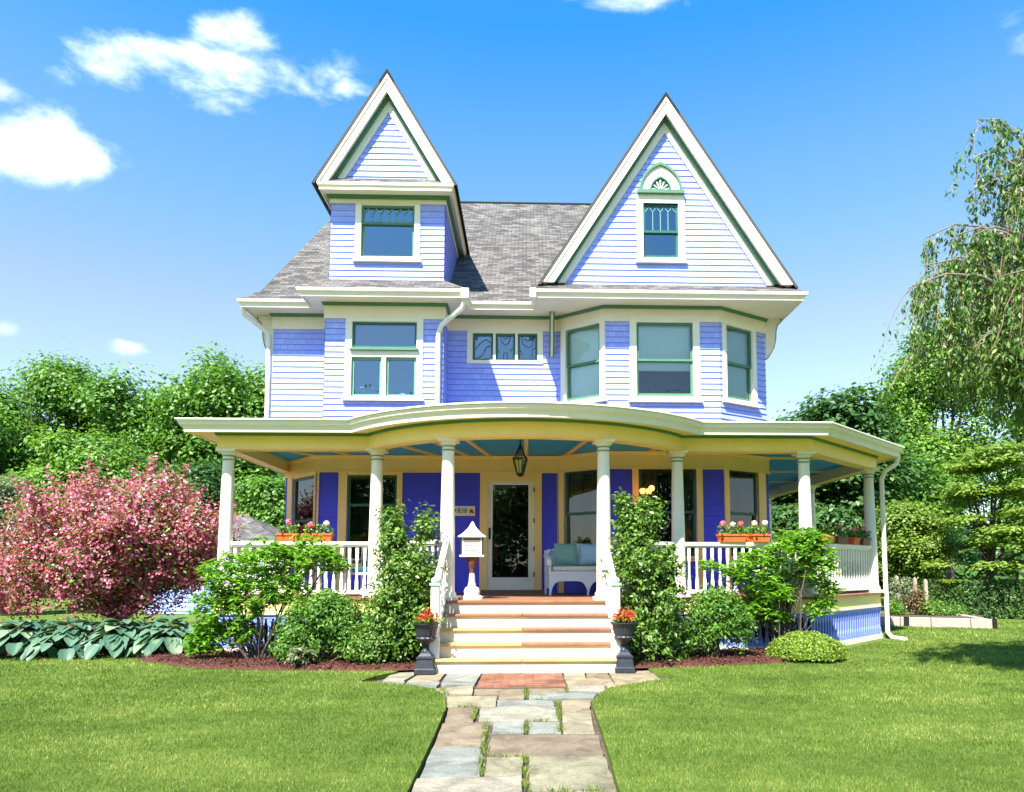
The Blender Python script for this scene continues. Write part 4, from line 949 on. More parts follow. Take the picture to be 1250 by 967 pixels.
# distant wood closing the horizon
rng = np.random.default_rng(40); lobes = []
for i in range(120):
    x = -75 + 150 * i / 119; lobes.append((x, rng.uniform(44, 56), rng.uniform(.5, 3.4), 3.0, 2.6, 2.6))
c, out, cc = clumped(lobes, 3600, 14, 1.6, rng); stuff(leafmesh('distant_wood', 'leaf_dark', c, out + np.array([0, 0, .8]), .6, .7, rng))
mb = MB(); rr = random.Random(4)
xs_ = [-90 + 6 * i for i in range(31)]
pts = [(x, 60, -.1) for x in xs_] + [(x, 60 , 3.2 + rr.uniform(-.5, .5)) for x in xs_[::-1]]; mb.prism(pts, (0, 3, 0)); 
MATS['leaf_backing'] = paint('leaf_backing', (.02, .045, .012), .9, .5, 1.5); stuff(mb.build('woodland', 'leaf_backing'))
# trees on the far side of the street, mirrored in the window panes
for i, (x, y, h, rx) in enumerate(((-11, -21, 14, 4.6), (-5.0, -19, 8.5, 4), (1, -22, 9.5, 4.5), (9, -22, 13.2, 4.5), (15, -21, 8.5, 5), (23, -18, 8, 5), (-22, -19, 8, 5), (-30, -21, 9, 5))):
    rng = np.random.default_rng(50 + i); tree('street_tree', 'green tree across the street reflected in the porch windows', 'tree', (x, y, 0), lobeset(x, y, .6, h, rx, rx, 14, rng, .5), 'leaf_maple', .38, 420, 20, 1.2, 50 + i, 3, .25, group='trees across the street')

rng = np.random.default_rng(45); lobes = [(-60 + 1.5 * i, rng.uniform(-34, -28), rng.uniform(1, 3.5), 3, 2.5, 2.8) for i in range(80)]
c, out, cc = clumped(lobes, 1800, 14, 1.6, rng); stuff(leafmesh('street_greenery', 'leaf_dark', c, out + np.array([0, 0, .8]), .6, .7, rng))
# pink crabapple
rng = np.random.default_rng(61); root = empty('crabapple_tree', (-8.35, 15.2, 0), 'broad crabapple covered in pink blossom left of the porch', 'tree')
lob = lobeset(-8.15, 15.2, .35, 3.55, 2.4, 1.9, 34, rng, .30) + [(-8.2, 15, 1.6, 1.9, 1.4, 1.2), (-10.3, 15, 1.1, .9, .9, .75), (-9.3, 14.8, 2.3, .8, .8, .6), (-7.2, 15, 2.7, .7, .7, .55), (-6.6, 15, 1.9, .6, .7, .8)]
c, out, cc = clumped(lob, 2700, 20, .22, rng, (.5, 1.08), .75, .1, cut=.35)
leafmesh('blossom', 'blossom_pink', c, out + rng.normal(size=c.shape) * .6 + [0, 0, .5], .062, .85, rng, root)
k = rng.random(len(cc)) < .5; c2 = (cc[k][:, None] + rng.normal(size=(k.sum(), 11, 3)) * .16).reshape(-1, 3)
leafmesh('foliage', 'leaf_maple', c2, rng.normal(size=c2.shape) + [0, 0, .8], .085, .5, rng, root)
k = rng.random(len(cc)) < .22; c2 = (cc[k][:, None] + rng.normal(size=(k.sum(), 10, 3)) * .14).reshape(-1, 3)
leafmesh('bronze_foliage', 'leaf_bronze', c2, rng.normal(size=c2.shape) + [0, 0, .8], .08, .5, rng, root)
# spiky shoots around the outline
sh = []
for i in range(420):
    q = cc[rng.integers(len(cc))]; d = q - np.array([-8.35, 15.2, 1.0]); d /= np.linalg.norm(d); d[2] = abs(d[2]) + .25; L_ = rng.uniform(.2, .55)
    for t_ in np.linspace(0, 1, 16): sh.append(q + d * L_ * t_ + rng.normal(size=3) * .035)
sh = np.array(sh); leafmesh('blossom_shoot', 'blossom_pink', sh, rng.normal(size=sh.shape) + [0, 0, .4], .07, .8, rng, root)
mb = MB(); limbs(mb, (-8.1, 15.2, 0), cc[rng.choice(len(cc), 60, replace=False)], .11, rng, .5); mb.build('trunk', 'bark', root, smooth=True)

# weeping tree, upper right
rng = np.random.default_rng(71); TX, TY = 7.5, 8.6
root = empty('weeping_tree', (TX, TY, 0), 'weeping cherry hanging long bare and leafy strands from the upper right', 'tree')
mb = MB(); tw = MB(); lc = []; ln = []; lt = []
trunk_top = np.array([TX - .3, TY, 3.6]); mb.tube([(TX, TY, 0), (TX, TY, .4), (TX - .1, TY, 2), trunk_top], [.26, .2, .17, .15], 10)
for i in range(84):
    a = rng.uniform(0, 2 * math.pi); reach = rng.uniform(.7, 3.1) if i > 12 else rng.uniform(.8, 2.2)
    if i % 2 == 0: a = rng.uniform(2.5, 3.9)
    top_z = rng.uniform(4.4, 6.7) if i > 12 else rng.uniform(6.7, 7.4)
    topz_k = 1 - .20 * (reach / 3.0) ** 2 if i > 12 else 1 - .06 * reach / 3
    e = np.array([TX + math.cos(a) * reach, TY + math.sin(a) * reach * .8, max(3.2, top_z * topz_k)])
    mid = (trunk_top + e) / 2; mid[2] = max(e[2], trunk_top[2]) + .35 + rng.uniform(0, .5)
    p0 = trunk_top + np.array([0, 0, rng.uniform(-.8, 0)])
    cv = [(1 - t_) ** 2 * p0 + 2 * t_ * (1 - t_) * mid + t_ ** 2 * e for t_ in np.linspace(0, 1, 7)]
    mb.tube(cv, [.06, .045, .032, .024, .017, .012, .006], 6)
    for j in range(14):
        t_ = rng.uniform(.35, 1); k = min(5, int(t_ * 6)); q = cv[k] + (cv[k + 1] - cv[k]) * (t_ * 6 - k); L_ = rng.uniform(.7, 2.6) if i > 12 else rng.uniform(.3, .8); L_ = min(L_, q[2] - 3.05 - rng.uniform(0, .5) - max(0, 6.3 - q[0]) * .5)
        if L_ < .3: continue
        dr = rng.normal(size=2) * .16; dr += np.array([math.cos(a), math.sin(a)]) * .12; bare = rng.random() < .28
        st = []; 
        for s_ in np.linspace(0, 1, 6): st.append((q[0] + dr[0] * s_ * 1.2 + rng.normal() * .012, q[1] + dr[1] * s_ * 1.2 + rng.normal() * .012, q[2] + .10 * math.sin(s_ * 3) * (1 - s_) - L_ * s_ ** 1.15))
        tw.tube(st, [.006, .0055, .005, .004, .003, .002], 3)
        n = int(L_ * (12 if bare else 88))
        for _ in range(n):
            s_ = rng.uniform(.0 if not bare else .5, 1.0); k = min(4, int(s_ * 5)); A = np.array(st[k]); B = np.array(st[k + 1]); p_ = A + (B - A) * (s_ * 5 - k)
            az = rng.uniform(0, 6.28); t3 = np.array([math.cos(az) * .55, math.sin(az) * .55, -.85]); lc.append(p_ + t3 * .05 + rng.normal(size=3) * .03); lt.append(t3); ln.append([math.cos(az), math.sin(az), .6])
leafmesh('foliage', 'leaf_weep', np.array(lc), np.array(ln) + rng.normal(size=(len(lc), 3)) * .5, .074, .40, rng, root, tang=np.array(lt), fold=.1)
mb.build('trunk', 'bark_grey', root, smooth=True); tw.build('twig', 'twig_brown', root)

# ---- shrubs
def shrub(name, label, base, lobes, mat, leaf, nclump, per, cr, seed, aspect=.45, stems=18, sr=.014, group=None, upn=.5, shell=(.45, 1.0), tuft=False, flat=.8, cat='shrub', bark='bark', updir=.25):
    rng = np.random.default_rng(seed); root = empty(name, base, label, cat, group)
    c, out, cc = clumped(lobes, nclump, per, cr, rng, shell, flat, updir, cut=.06)
    if tuft:   # leaves radiate from shoot tips
        m = len(cc); d = rng.normal(size=(m, per, 3)); d[:, :, 2] = d[:, :, 2] * .5 + .25; d /= np.linalg.norm(d, axis=2, keepdims=True)
        c = (cc[:, None] + d * leaf * rng.uniform(.5, .9, (m, per, 1))).reshape(-1, 3); tang = d.reshape(-1, 3); nrm = np.tile([0, 0, 1.0], (len(c), 1)) + rng.normal(size=c.shape) * .35
        leafmesh('foliage', mat, c, nrm, leaf, aspect, rng, root, tang=tang, fold=.12, curl=.12)
    else: leafmesh('foliage', mat, c, out + rng.normal(size=c.shape) * .7 + [0, 0, upn], leaf, aspect, rng, root, sizevar=.5, rnd=np.clip(np.repeat(rng.random(len(cc)), per) * .5 + rng.random(len(c)) * .5, 0, 1))
    mb = MB(); b = np.array(base)
    for e in cc[rng.choice(len(cc), min(stems, len(cc)), replace=False)]:
        s_ = b + np.array([rng.normal() * .08, rng.normal() * .08, 0]); mid = s_ + (e - s_) * .5 + rng.normal(size=3) * .08; mid[2] += .05
        mb.tube([s_, (s_ + mid) / 2 + rng.normal(size=3) * .02, mid, e], [sr * 1.3, sr, sr * .8, sr * .3], 5)
    mb.build('stem', bark, root, smooth=True); return root
def L3(px, py, Y, rx, rz, ry=None):
    q = P(px, py, Y); s = Y / 900; return (q.x, Y, q.z, rx * s, (ry or rx) * s, rz * s)
# large loose shrubs
Y = 11.3
shrub('leafy_shrub', 'tall open shrub with bright pointed leaves in front of the left corner column', (P(318, 800, Y).x, Y, .04),
      [L3(280, 705, Y, 34, 28), L3(330, 685, Y, 36, 24), L3(382, 680, Y, 34, 20), L3(262, 750, Y, 30, 34), L3(300, 735, Y, 36, 26), L3(345, 715, Y, 34, 24), L3(252, 780, Y, 22, 22), L3(410, 690, Y, 14, 12), L3(372, 662, Y, 10, 8), L3(290, 775, Y, 28, 18)], 'leaf_shrub', .115, 560, 13, .1, 81, .36, 34, .013, tuft=True)
shrub('leafy_shrub', 'tall open shrub with bright pointed leaves in front of the right porch railing', (P(960, 785, 11.9).x, 11.9, .04),
      [L3(925, 695, 11.9, 32, 26), L3(965, 680, 11.9, 36, 30), L3(1000, 690, 11.9, 24, 30), L3(985, 662, 11.9, 26, 18), L3(940, 725, 11.9, 34, 20), L3(895, 705, 11.9, 18, 12), L3(868, 692, 11.9, 14, 7), L3(1008, 725, 11.9, 16, 16), L3(935, 750, 11.9, 24, 18), L3(1000, 745, 11.9, 18, 18)], 'leaf_shrub', .12, 480, 13, .1, 82, .36, 40, .013, tuft=True)
# hollies
shrub('holly_shrub', 'tall glossy shrub with a ragged top just left of the stair newel', (P(490, 805, 11.0).x, 11.0, .04),
      [L3(478, 640, 11, 13, 20), L3(482, 668, 11, 22, 26), L3(518, 650, 11, 12, 22), L3(500, 700, 11, 36, 30), L3(488, 745, 11, 40, 34), L3(495, 785, 11, 38, 28), L3(520, 765, 11, 18, 40), L3(524, 632, 11, 7, 14)], 'leaf_holly', .062, 1150, 15, .11, 83, .55, 34, .012, upn=.8, shell=(.3, 1.18))
shrub('holly_shrub', 'tallest glossy shrub just right of the front stairs', (P(792, 800, 11.0).x, 11.0, .04),
      [L3(760, 625, 11, 12, 20), L3(785, 640, 11, 22, 30), L3(798, 622, 11, 8, 16), L3(780, 690, 11, 36, 34), L3(795, 740, 11, 42, 34), L3(795, 782, 11, 42, 28), L3(768, 660, 11, 20, 26), L3(815, 700, 11, 18, 30)], 'leaf_holly', .062, 1280, 15, .11, 84, .55, 34, .012, upn=.8, shell=(.3, 1.18))
# mid height shrubs
shrub('rounded_shrub', 'dense mid height shrub between the open shrub and the left holly', (P(385, 812, 10.95).x, 10.95, .04),
      [L3(375, 765, 10.95, 36, 34), L3(410, 760, 10.95, 36, 34), L3(365, 790, 10.95, 30, 24), L3(435, 782, 10.95, 28, 28), L3(400, 740, 10.95, 26, 18)], 'leaf_maple', .055, 1150, 15, .13, 85, .45, 20, .01, upn=.7)
shrub('rounded_shrub', 'low dense shrub tucked against the foot of the left holly', (P(455, 812, 10.7).x, 10.7, .04),
      [L3(450, 790, 10.7, 26, 24), L3(470, 775, 10.7, 22, 26)], 'leaf_holly', .05, 420, 15, .11, 86, .5, 12, .01, upn=.8)
shrub('rounded_shrub', 'loose green shrub between the right holly and the open shrub', (P(872, 800, 11.3).x, 11.3, .04),
      [L3(868, 755, 11.3, 34, 36), L3(895, 765, 11.3, 24, 30), L3(850, 780, 11.3, 22, 20), L3(880, 735, 11.3, 22, 18)], 'leaf_maple', .06, 620, 14, .13, 87, .45, 22, .01, upn=.7)
shrub('low_plant', 'small variegated plant at the edge of the left mulch bed', (P(368, 812, 10.5).x, 10.5, .04), [L3(368, 803, 10.5, 16, 12)], 'leaf_grey', .07, 70, 12, .1, 88, .4, 6, .004, tuft=True, cat='plant')
shrub('low_plant', 'small leafy plant at the foot of the left corner column', (P(245, 795, 11.3).x, 11.3, .04), [L3(245, 788, 11.3, 14, 14)], 'leaf_shrub', .09, 60, 12, .1, 89, .4, 6, .004, tuft=True, cat='plant')
# clipped boxwood
rng = np.random.default_rng(90); Y = 11.25; q = P(984, 783, Y); root = empty('boxwood_ball', (q.x, Y, .03), 'low clipped yellow green boxwood mound at the right end of the mulch bed', 'shrub')
n = 15000; d = rng.normal(size=(n, 3)); d /= np.linalg.norm(d, axis=1, keepdims=True); d[:, 2] = np.abs(d[:, 2]) * 1.0 - .25
lump = 1 + .05 * np.sin(d[:, :1] * 9) * np.cos(d[:, 1:2] * 8 + 1) + rng.normal(size=(n, 1)) * .035 - (rng.random((n, 1)) ** 4) * .2
c = np.array([q.x, Y, .18]) + d * lump * np.array([.56, .5, .36]); leafmesh('foliage', 'leaf_box', c, d + rng.normal(size=c.shape) * .7, .04, .55, rng, root)
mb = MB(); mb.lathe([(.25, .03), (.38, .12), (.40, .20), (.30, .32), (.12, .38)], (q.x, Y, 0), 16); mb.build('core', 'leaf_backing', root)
# hostas
def hosta(i, x, y, s, label):
    rng = np.random.default_rng(100 + i); mb = MB(); root = empty('hosta', (x, y, .03), label, 'plant', 'hostas below the crabapple')
    for k in range(100):
        az = rng.uniform(0, 6.283); ring_ = (k / 100); ln = s * (.16 + .10 * rng.random()); lift = .58 - .50 * ring_ + rng.uniform(-.05, .05); r0 = s * (.04 + .52 * ring_); zc = s * (.52 - .37 * ring_) + .03
        tilt = .35 - 1.15 * ring_ + rng.uniform(-.25, .25)
        u = Vector((math.cos(az) * math.cos(tilt), math.sin(az) * math.cos(tilt), math.sin(tilt))); v = Vector((-math.sin(az), math.cos(az), rng.uniform(-.2, .2))).normalized(); nn = u.cross(v)
        o = Vector((x + math.cos(az) * r0, y + math.sin(az) * r0, zc)); vs = []
        prof = [(0, .25), (.12, .85), (.38, 1.08), (.68, .92), (.9, .48), (1, .04)]
        for (t_, w_) in prof:
            for sgn in (-1, -.5, 0, .5, 1):
                ww = w_ * ln * .40; p_ = o + u * (t_ * ln) + v * (sgn * ww) + nn * (abs(sgn) ** 1.5 * ww * .35) - Vector((0, 0, 1)) * (t_ ** 2 * ln * .32); vs.append(p_)
        mb.add(vs, [(a * 5 + b, a * 5 + b + 1, a * 5 + b + 6, a * 5 + b + 5) for a in range(5) for b in range(4)]); mb.r += [rng.random()] * 30
        # stalk
    mb.build('leaf_mound', 'leaf_hosta', root, smooth=True)
hl = ['broad blue green hosta at the far left edge of the photo', 'blue green hosta second from the left edge', 'blue green hosta third from the left edge', 'blue green hosta beneath the middle of the crabapple', 'blue green hosta fourth from the right in its row', 'blue green hosta third from the right in its row', 'blue green hosta second from the right in its row', 'blue green hosta nearest the open shrub']
for i, (px, yy_) in enumerate(((-8, 12.5), (22, 12.1), (52, 12.7), (84, 12.2), (118, 12.7), (147, 12.25), (178, 12.7), (206, 12.3))):
    q = P(px, 790, yy_); hosta(i, q.x, yy_, .92 + .1 * (i % 2), hl[i])
# hedge, seen end on at its left
rng = np.random.default_rng(120); A = P(1128, 757, 21.6); 
hp = [(A.x, 21.8), (A.x + .6, 20.2), (16.5, 17.6), (18.5, 17.3), (18.5, 18.9), (16.5, 19.2), (A.x + 1.2, 22.2)]
root = empty('clipped_hedge', (13.5, 19.6, .03), 'long clipped dark green hedge with a flat bright top on the right', 'hedge')
mb = MB(); cxh = sum(p[0] for p in hp) / len(hp); cyh = sum(p[1] for p in hp) / len(hp)
HT = 1.03
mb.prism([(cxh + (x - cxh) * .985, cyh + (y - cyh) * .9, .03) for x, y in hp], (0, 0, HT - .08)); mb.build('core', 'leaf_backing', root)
pts = []; nn_ = []
for i in range(len(hp)):
    a, b = np.array(hp[i]), np.array(hp[(i + 1) % len(hp)]); L_ = np.linalg.norm(b - a); n = int(L_ * 2300)
    t_ = rng.random((n, 1)); z = rng.random((n, 1)) * (HT - .02) + .05; xy = a + (b - a) * t_; nr = np.array([(b - a)[1], -(b - a)[0]]) / L_; xy = xy + nr * (rng.normal(size=(n, 1)) * .05 - .02 - (z > HT - .1) * .06)
    pts.append(np.hstack([xy, z])); nn_.append(np.tile([nr[0], nr[1], .5], (n, 1)))
c = np.vstack(pts); leafmesh('foliage', 'leaf_hedge', c, np.vstack(nn_) + rng.normal(size=c.shape) * .55, .065, .6, rng, root)
n = 16000; t_ = rng.random(n); x = A.x + .2 + t_ * (18.3 - A.x); yf = 20.9 - (x - A.x) * .53 + .2; y = yf + rng.random(n) * 1.5 - .3; c = np.stack([x, y, np.full(n, HT) + rng.normal(size=n) * .025], 1)
leafmesh('top_growth', 'leaf_box', c, np.tile([0, 0, 1.0], (n, 1)) + rng.normal(size=c.shape) * .5, .06, .6, rng, root)
# raised bed
root = empty('raised_bed', (9.5, 18.2, .03), 'raised garden bed walled with pale blocks and dark corner posts', 'planter')
a = G(1088, 764, .03); b = G(1212, 768, .03); frb = Frame((a.x - 1.2, a.y + .35), (b.x, b.y))
L_ = frb.L; x = 0; rr = random.Random(9); i = 0
while x < L_ - .05:
    w_ = min(rr.uniform(.62, .85), L_ - x)
    mb = MB(); mb.fbox(frb, x + .006, x + w_ - .006, .03, .25, -.14, 0); mb.build('block', 'timber', root, bevel=.012); x += w_
fr2 = Frame((b.x, b.y), (b.x + .5, b.y + 2.2)); x = 0
while x < 2.1: mb = MB(); mb.fbox(fr2, x + .006, x + .7, .03, .25, -.14, 0); mb.build('block', 'timber', root, bevel=.012); x += .71
mb = MB(); mb.fbox(frb, L_ + .005, L_ + .09, .02, .26, -.1, .02); mb.build('post', 'black', root)
mb = MB(); mb.fbox(frb, L_ * .45, L_ * .45 + .12, .02, .27, .002, .03); mb.build('post', 'black', root)
mb = MB(); mb.fbox(frb, L_ * .2, L_ * .2 + .09, .02, .27, .002, .03); mb.build('post', 'black', root)
mb = MB(); mb.prism([frb.pt(0.1, .05, -.15), frb.pt(L_ - .1, .05, -.15), frb.pt(L_ + .1, .05, -2.2), frb.pt(.1, .05, -2.2)], (0, 0, .16)); mb.build('soil_fill', 'soil', root)
for i, (px, py, Y, rx, rz, mat, lb) in enumerate(((1100, 725, 19.3, 15, 22, 'leaf_grey', 'feathery grey green plant at the left of the raised bed'), (1118, 735, 19.0, 12, 16, 'leaf_bronze', 'bronze tinted plant in the raised bed'), (1140, 745, 18.8, 14, 9, 'leaf_bright', 'low bright green leafy plant in the raised bed'), (1165, 748, 18.7, 12, 6, 'leaf_maple', 'flat green plant spilling by the right end of the raised bed'), (1092, 745, 18.9, 10, 10, 'leaf_maple', 'small green plant beside the downspout in the raised bed'))):
    q = P(px, py, Y); shrub('garden_plant', lb, (q.x, Y, .2), [L3(px, py, Y, rx, rz)], mat, .07, 130, 14, .16, 130 + i, .4, 8, .006, cat='plant', group='plants in the raised bed')
for i, px in enumerate((1096, 1118, 1131)):
    q = P(px, 740, 21.0); mb = MB(); mb.box(q.x - .04, q.x + .04, 20.96, 21.04, 0, 1.15 - .05 * i); o = mb.build('garden_post', 'timber', None, origin=(q.x, 21, 0))
    m2 = MB(); m2.lathe([(.05, 0), (.0, .05)], (q.x, 21, 1.15 - .05 * i), 4, rot=math.pi / 4); m2.build('cap', 'timber', o)
    tag(o, ['grey garden post nearest the porch downspout', 'middle grey garden post behind the bronze plant', 'grey garden post nearest the clipped hedge'][i], 'post', 'posts behind the raised bed')

# neighbour's shed
root = empty('garden_shed', (-9.2, 24, 0), 'small blue clapboard shed with a grey hipped roof behind the crabapple', 'shed')
x0, x1, y0, y1 = -11.3, -7.7, 22.5, 26.0; ez = 2.2; a = P(302, 629, 24.2); ms2 = MB()
for fr in (Frame((x0, y0), (x1, y0)), Frame((x1, y0), (x1, y1)), Frame((x0, y1), (x0, y0))): siding(ms2, fr, [(0, .05), (fr.L, .05), (fr.L, ez), (0, ez)], [], h=.13)
ms2.build('wall', 'clap_neighbour', root)
mb = MB(); e = .25; cs = [(x0 - e, y0 - e, ez), (x1 + e + .1, y0 - e, ez), (x1 + e + .1, y1 + e, ez), (x0 - e, y1 + e, ez)]; ap = (a.x - .6, 24.2, a.z); ap2 = (a.x, 24.2, a.z)
for tri_ in ((cs[0], cs[1], ap2, ap), (cs[1], cs[2], ap2), (cs[2], cs[3], ap, ap2), (cs[3], cs[0], ap)):
    A_ = Vector(tri_[0]); u = (Vector(tri_[1]) - A_).normalized(); nn = u.cross(Vector(tri_[-1]) - A_).normalized(); v = nn.cross(u); mb.add(tri_, [list(range(len(tri_)))], [[((Vector(q) - A_).dot(u), (Vector(q) - A_).dot(v)) for q in tri_]])
mb.build('roof', 'roof', root)
mb = MB(); mb.sweep([(x0 - e, y1 + e), (x0 - e, y0 - e), (x1 + e + .1, y0 - e), (x1 + e + .1, y1 + e)], [(-.02, ez - .14), (.03, ez - .14), (.05, ez + .01), (-.02, ez + .01)]); mb.build('fascia', 'cream_white', root)
mb = MB(); mb.box(x1 - .1, x1 + .03, y0 - .03, y0 + .1, 0, ez); mb.build('corner_board', 'cream_white', root)

# ================================================================== OBJECTS
# hanging lantern
q = P(635, 563, 12.0); lx, ly = q.x, 12.0; zb = P(635, 580, 12).z; ztp = 3.585
root = empty('porch_lantern', (lx, ly, zb), 'black hexagonal lantern hanging from the blue porch ceiling above the stairs', 'lantern')
mb = MB(); mb.lathe([(.07, 0), (.075, -.015), (.03, -.04), (.012, -.06), (.012, -.16)][::-1], (lx, ly, ztp), 12); mb.build('canopy', 'black', root)
mb = MB(); zt_ = zb + .27
for k in range(6):
    a = k * math.pi / 3 + .3; ca, sa_ = math.cos(a), math.sin(a)
    mb.tube([(lx + ca * .015, ly + sa_ * .015, ztp - .15), (lx + ca * .075, ly + sa_ * .075, zt_ + .06), (lx + ca * .125, ly + sa_ * .125, zt_)], .009, 5)
    mb.tube([(lx + ca * .125, ly + sa_ * .125, zt_), (lx + ca * .06, ly + sa_ * .06, zb + .02)], .008, 5)
mb.lathe([(.12, 0), (.135, .01), (.12, .022)], (lx, ly, zt_ - .01), 6, rot=.3); mb.lathe([(.02, -.03), (.065, 0), (.065, .03), (.03, .04)], (lx, ly, zb), 6, rot=.3); mb.build('frame', 'black', root)
mb = MB(); mb.lathe([(.055, 0), (.115, .24)], (lx, ly, zb + .03), 6, rot=.3); mb.build('glass_panel', 'glass_porch', root)
mb = MB(); mb.lathe([(.012, 0), (.012, .07), (.016, .09), (.004, .13)], (lx, ly, zb + .05), 8); mb.build('bulb', 'cushion', root)
# pedestal mailbox
my = 11.52; q = P(576, 728, my); mx_ = q.x; root = empty('mailbox', (mx_, my, .945), 'white painted pagoda topped mailbox on an ornate pedestal beside the front door', 'mailbox')
zt_ = P(576, 680, my).z; zr = P(576, 656, my).z; za_ = P(576, 642, my).z
mb = MB(); mb.lathe([(.18, 0), (.175, .04), (.12, .07), (.13, .12), (.10, .18), (.06, .2), (.065, .23), (.05, .26)], (mx_, my, .945), 14); mb.lathe([(.052, 0), (.045, .1), (.038, .14)], (mx_, my, 1.205), 14); mb.build('pedestal', 'kraft', root, smooth=True)
mb = MB(); mb.lathe([(.038, 0), (.042, zt_ - 1.44 - .09), (.06, zt_ - 1.44 - .06), (.10, zt_ - 1.345 - .02), (.10, zt_ - 1.345)], (mx_, my, 1.345), 14); mb.build('shaft', 'rust', root, smooth=True)
mb = MB(); mb.box(mx_ - .19, mx_ + .19, my - .13, my + .13, zt_ - .0, zt_ + .03); mb.box(mx_ - .165, mx_ + .165, my - .11, my + .11, zt_ + .03, zr - .0); bx = mb.build('box', 'kraft', root, bevel=.006)
mb = MB()
for x in (-.178, .155): mb.box(mx_ + x, mx_ + x + .022, my - .128, my - .108, zt_ + .03, zr)
mb.build('edge_strip', 'black', bx)
mb = MB(); mb.box(mx_ - .13, mx_ + .13, my - .117, my - .111, zr - .045, zr - .018); mb.build('slot', 'rust', bx)
frm = Frame((mx_ - .2, my - .112), (mx_ + .2, my - .112))
mb = MB(); frame_bars(mb, frm, .075, .325, zt_ + .06, zr - .06, .008, .0, .006)
rr = random.Random(5)
for row in range(4):   # illegible relief lettering
    z = zr - .095 - row * .038; x = .095
    while x < .29: w_ = rr.uniform(.006, .018); mb.fbox(frm, x, x + w_, z, z + rr.uniform(.010, .02), .0, .004); x += w_ + rr.uniform(.004, .012)
mb.build('relief_plate', 'bark_grey', bx)
mb = MB(); mb.lathe([(.30, 0), (.30, .012), (.21, .055), (.12, .12), (.065, .17), (.03, .225), (.0, .25)], (mx_, my, zr), 4, rot=math.pi / 4, sy=.72, sx=1.0); mb.build('roof', 'cream_white', root)
# wicker settee
root = local_root('wicker_settee'); W_ = 1.35; D_ = .62
mb = MB()
mb.box(-W_ / 2, W_ / 2, 0.0, D_, .36, .42)
n = 40; pts = []
def arch_apron(y, x0, x1, z_hi, feet):
    q = [(x0, y, z_hi)]; q2 = []
    N_ = 44
    for k in range(N_ + 1):
        x = x0 + (x1 - x0) * k / N_; seg = (x - x0) / (x1 - x0) * (len(feet) - 1); f_ = seg - math.floor(seg); z = .02 + (z_hi - .12 - .02) * min(1, max(0, (1 - abs(2 * f_ - 1) ** 6))) ; z = .0 if (k == 0 or k == N_) else z
        q.append((x, y, z))
    q.append((x1, y, z_hi)); return q
mb.prism(arch_apron(0, -W_ / 2, W_ / 2, .37, [0, 1, 2]), (0, .03, 0))
for sx in (-1, 1):
    mb.tube([(sx * W_ / 2, .03, 0), (sx * W_ / 2, .03, .62)], .022, 8); mb.tube([(sx * W_ / 2, D_, 0), (sx * W_ / 2, D_ + .05, .8)], .022, 8)
    mb.box(sx * W_ / 2 - .012, sx * W_ / 2 + .012, .02, D_, .12, .6)
    mb.tube([(sx * (W_ / 2 + .02), -.03, .52), (sx * (W_ / 2 + .03), -.02, .60), (sx * (W_ / 2 + .02), .1, .65), (sx * W_ / 2, D_, .70), (sx * (W_ / 2 - .08), D_ + .05, .80)], .045, 8)
mb.tube([(0, .03, 0), (0, .03, .36)], .02, 8)
bk = [(-W_ / 2, D_, .40)]
for k in range(25):
    x = -W_ / 2 + W_ * k / 24; bk.append((x, D_ + .05, .74 + .16 * math.sin(math.pi * k / 24) ** .8))
bk.append((W_ / 2, D_, .40)); mb.prism(bk, (0, .035, 0)); mb.build('frame', 'wicker', root)
m2 = MB(); m2.tube([(x, y + .015, z) for x, y, z in bk[1:-1]], .03, 8); m2.build('rolled_rim', 'wicker', root, smooth=True)
m2 = MB(); m2.box(-W_ / 2 + .04, W_ / 2 - .04, -.02, D_ - .04, .425, .51); m2.build('seat_cushion', 'cushion', root, bevel=.03)
sx_ = P(668, 700, 13.1).x + W_ / 2 + .05
root.location = (sx_, 13.05, .945); root.rotation_euler.z = R(6); tag(root, 'white wicker settee with a pale cushion right of the front door', 'settee')
def pillow(x, y, z, w_, h_, mat, label, tilt, rz):
    mb = MB(); n = 10; vs = []
    for sgn in (-1, 1):
        for i in range(n + 1):
            for j in range(n + 1):
                u, v = i / n * 2 - 1, j / n * 2 - 1; th = .07 * (max(0, (1 - u ** 4) * (1 - v ** 4))) ** .6; pin = 1 - .06 * (1 - abs(u * v))
                vs.append((u * w_ / 2 * pin, sgn * th, v * h_ / 2 * pin))
    fs = []; m = (n + 1) ** 2
    for s_ in range(2):
        for i in range(n):
            for j in range(n):
                a = s_ * m + i * (n + 1) + j; f_ = (a, a + 1, a + n + 2, a + n + 1); fs.append(f_ if s_ == 0 else f_[::-1])
    mb.add(vs, fs); o = mb.build('pillow', mat, None, smooth=True); o.location = (x, y, z); o.rotation_euler = (R(tilt), 0, R(rz)); tag(o, label, 'pillow', 'pillows on the settee'); return o
pillow(sx_ - .38, 13.33, 1.70 - .02, .42, .40, 'pillow_green', 'green striped pillow at the left end of the wicker settee', -18, 8)
pillow(sx_ + .12, 13.42, 1.68, .52, .38, 'pillow_blue', 'pale blue pillow in the middle of the wicker settee', -16, 4)
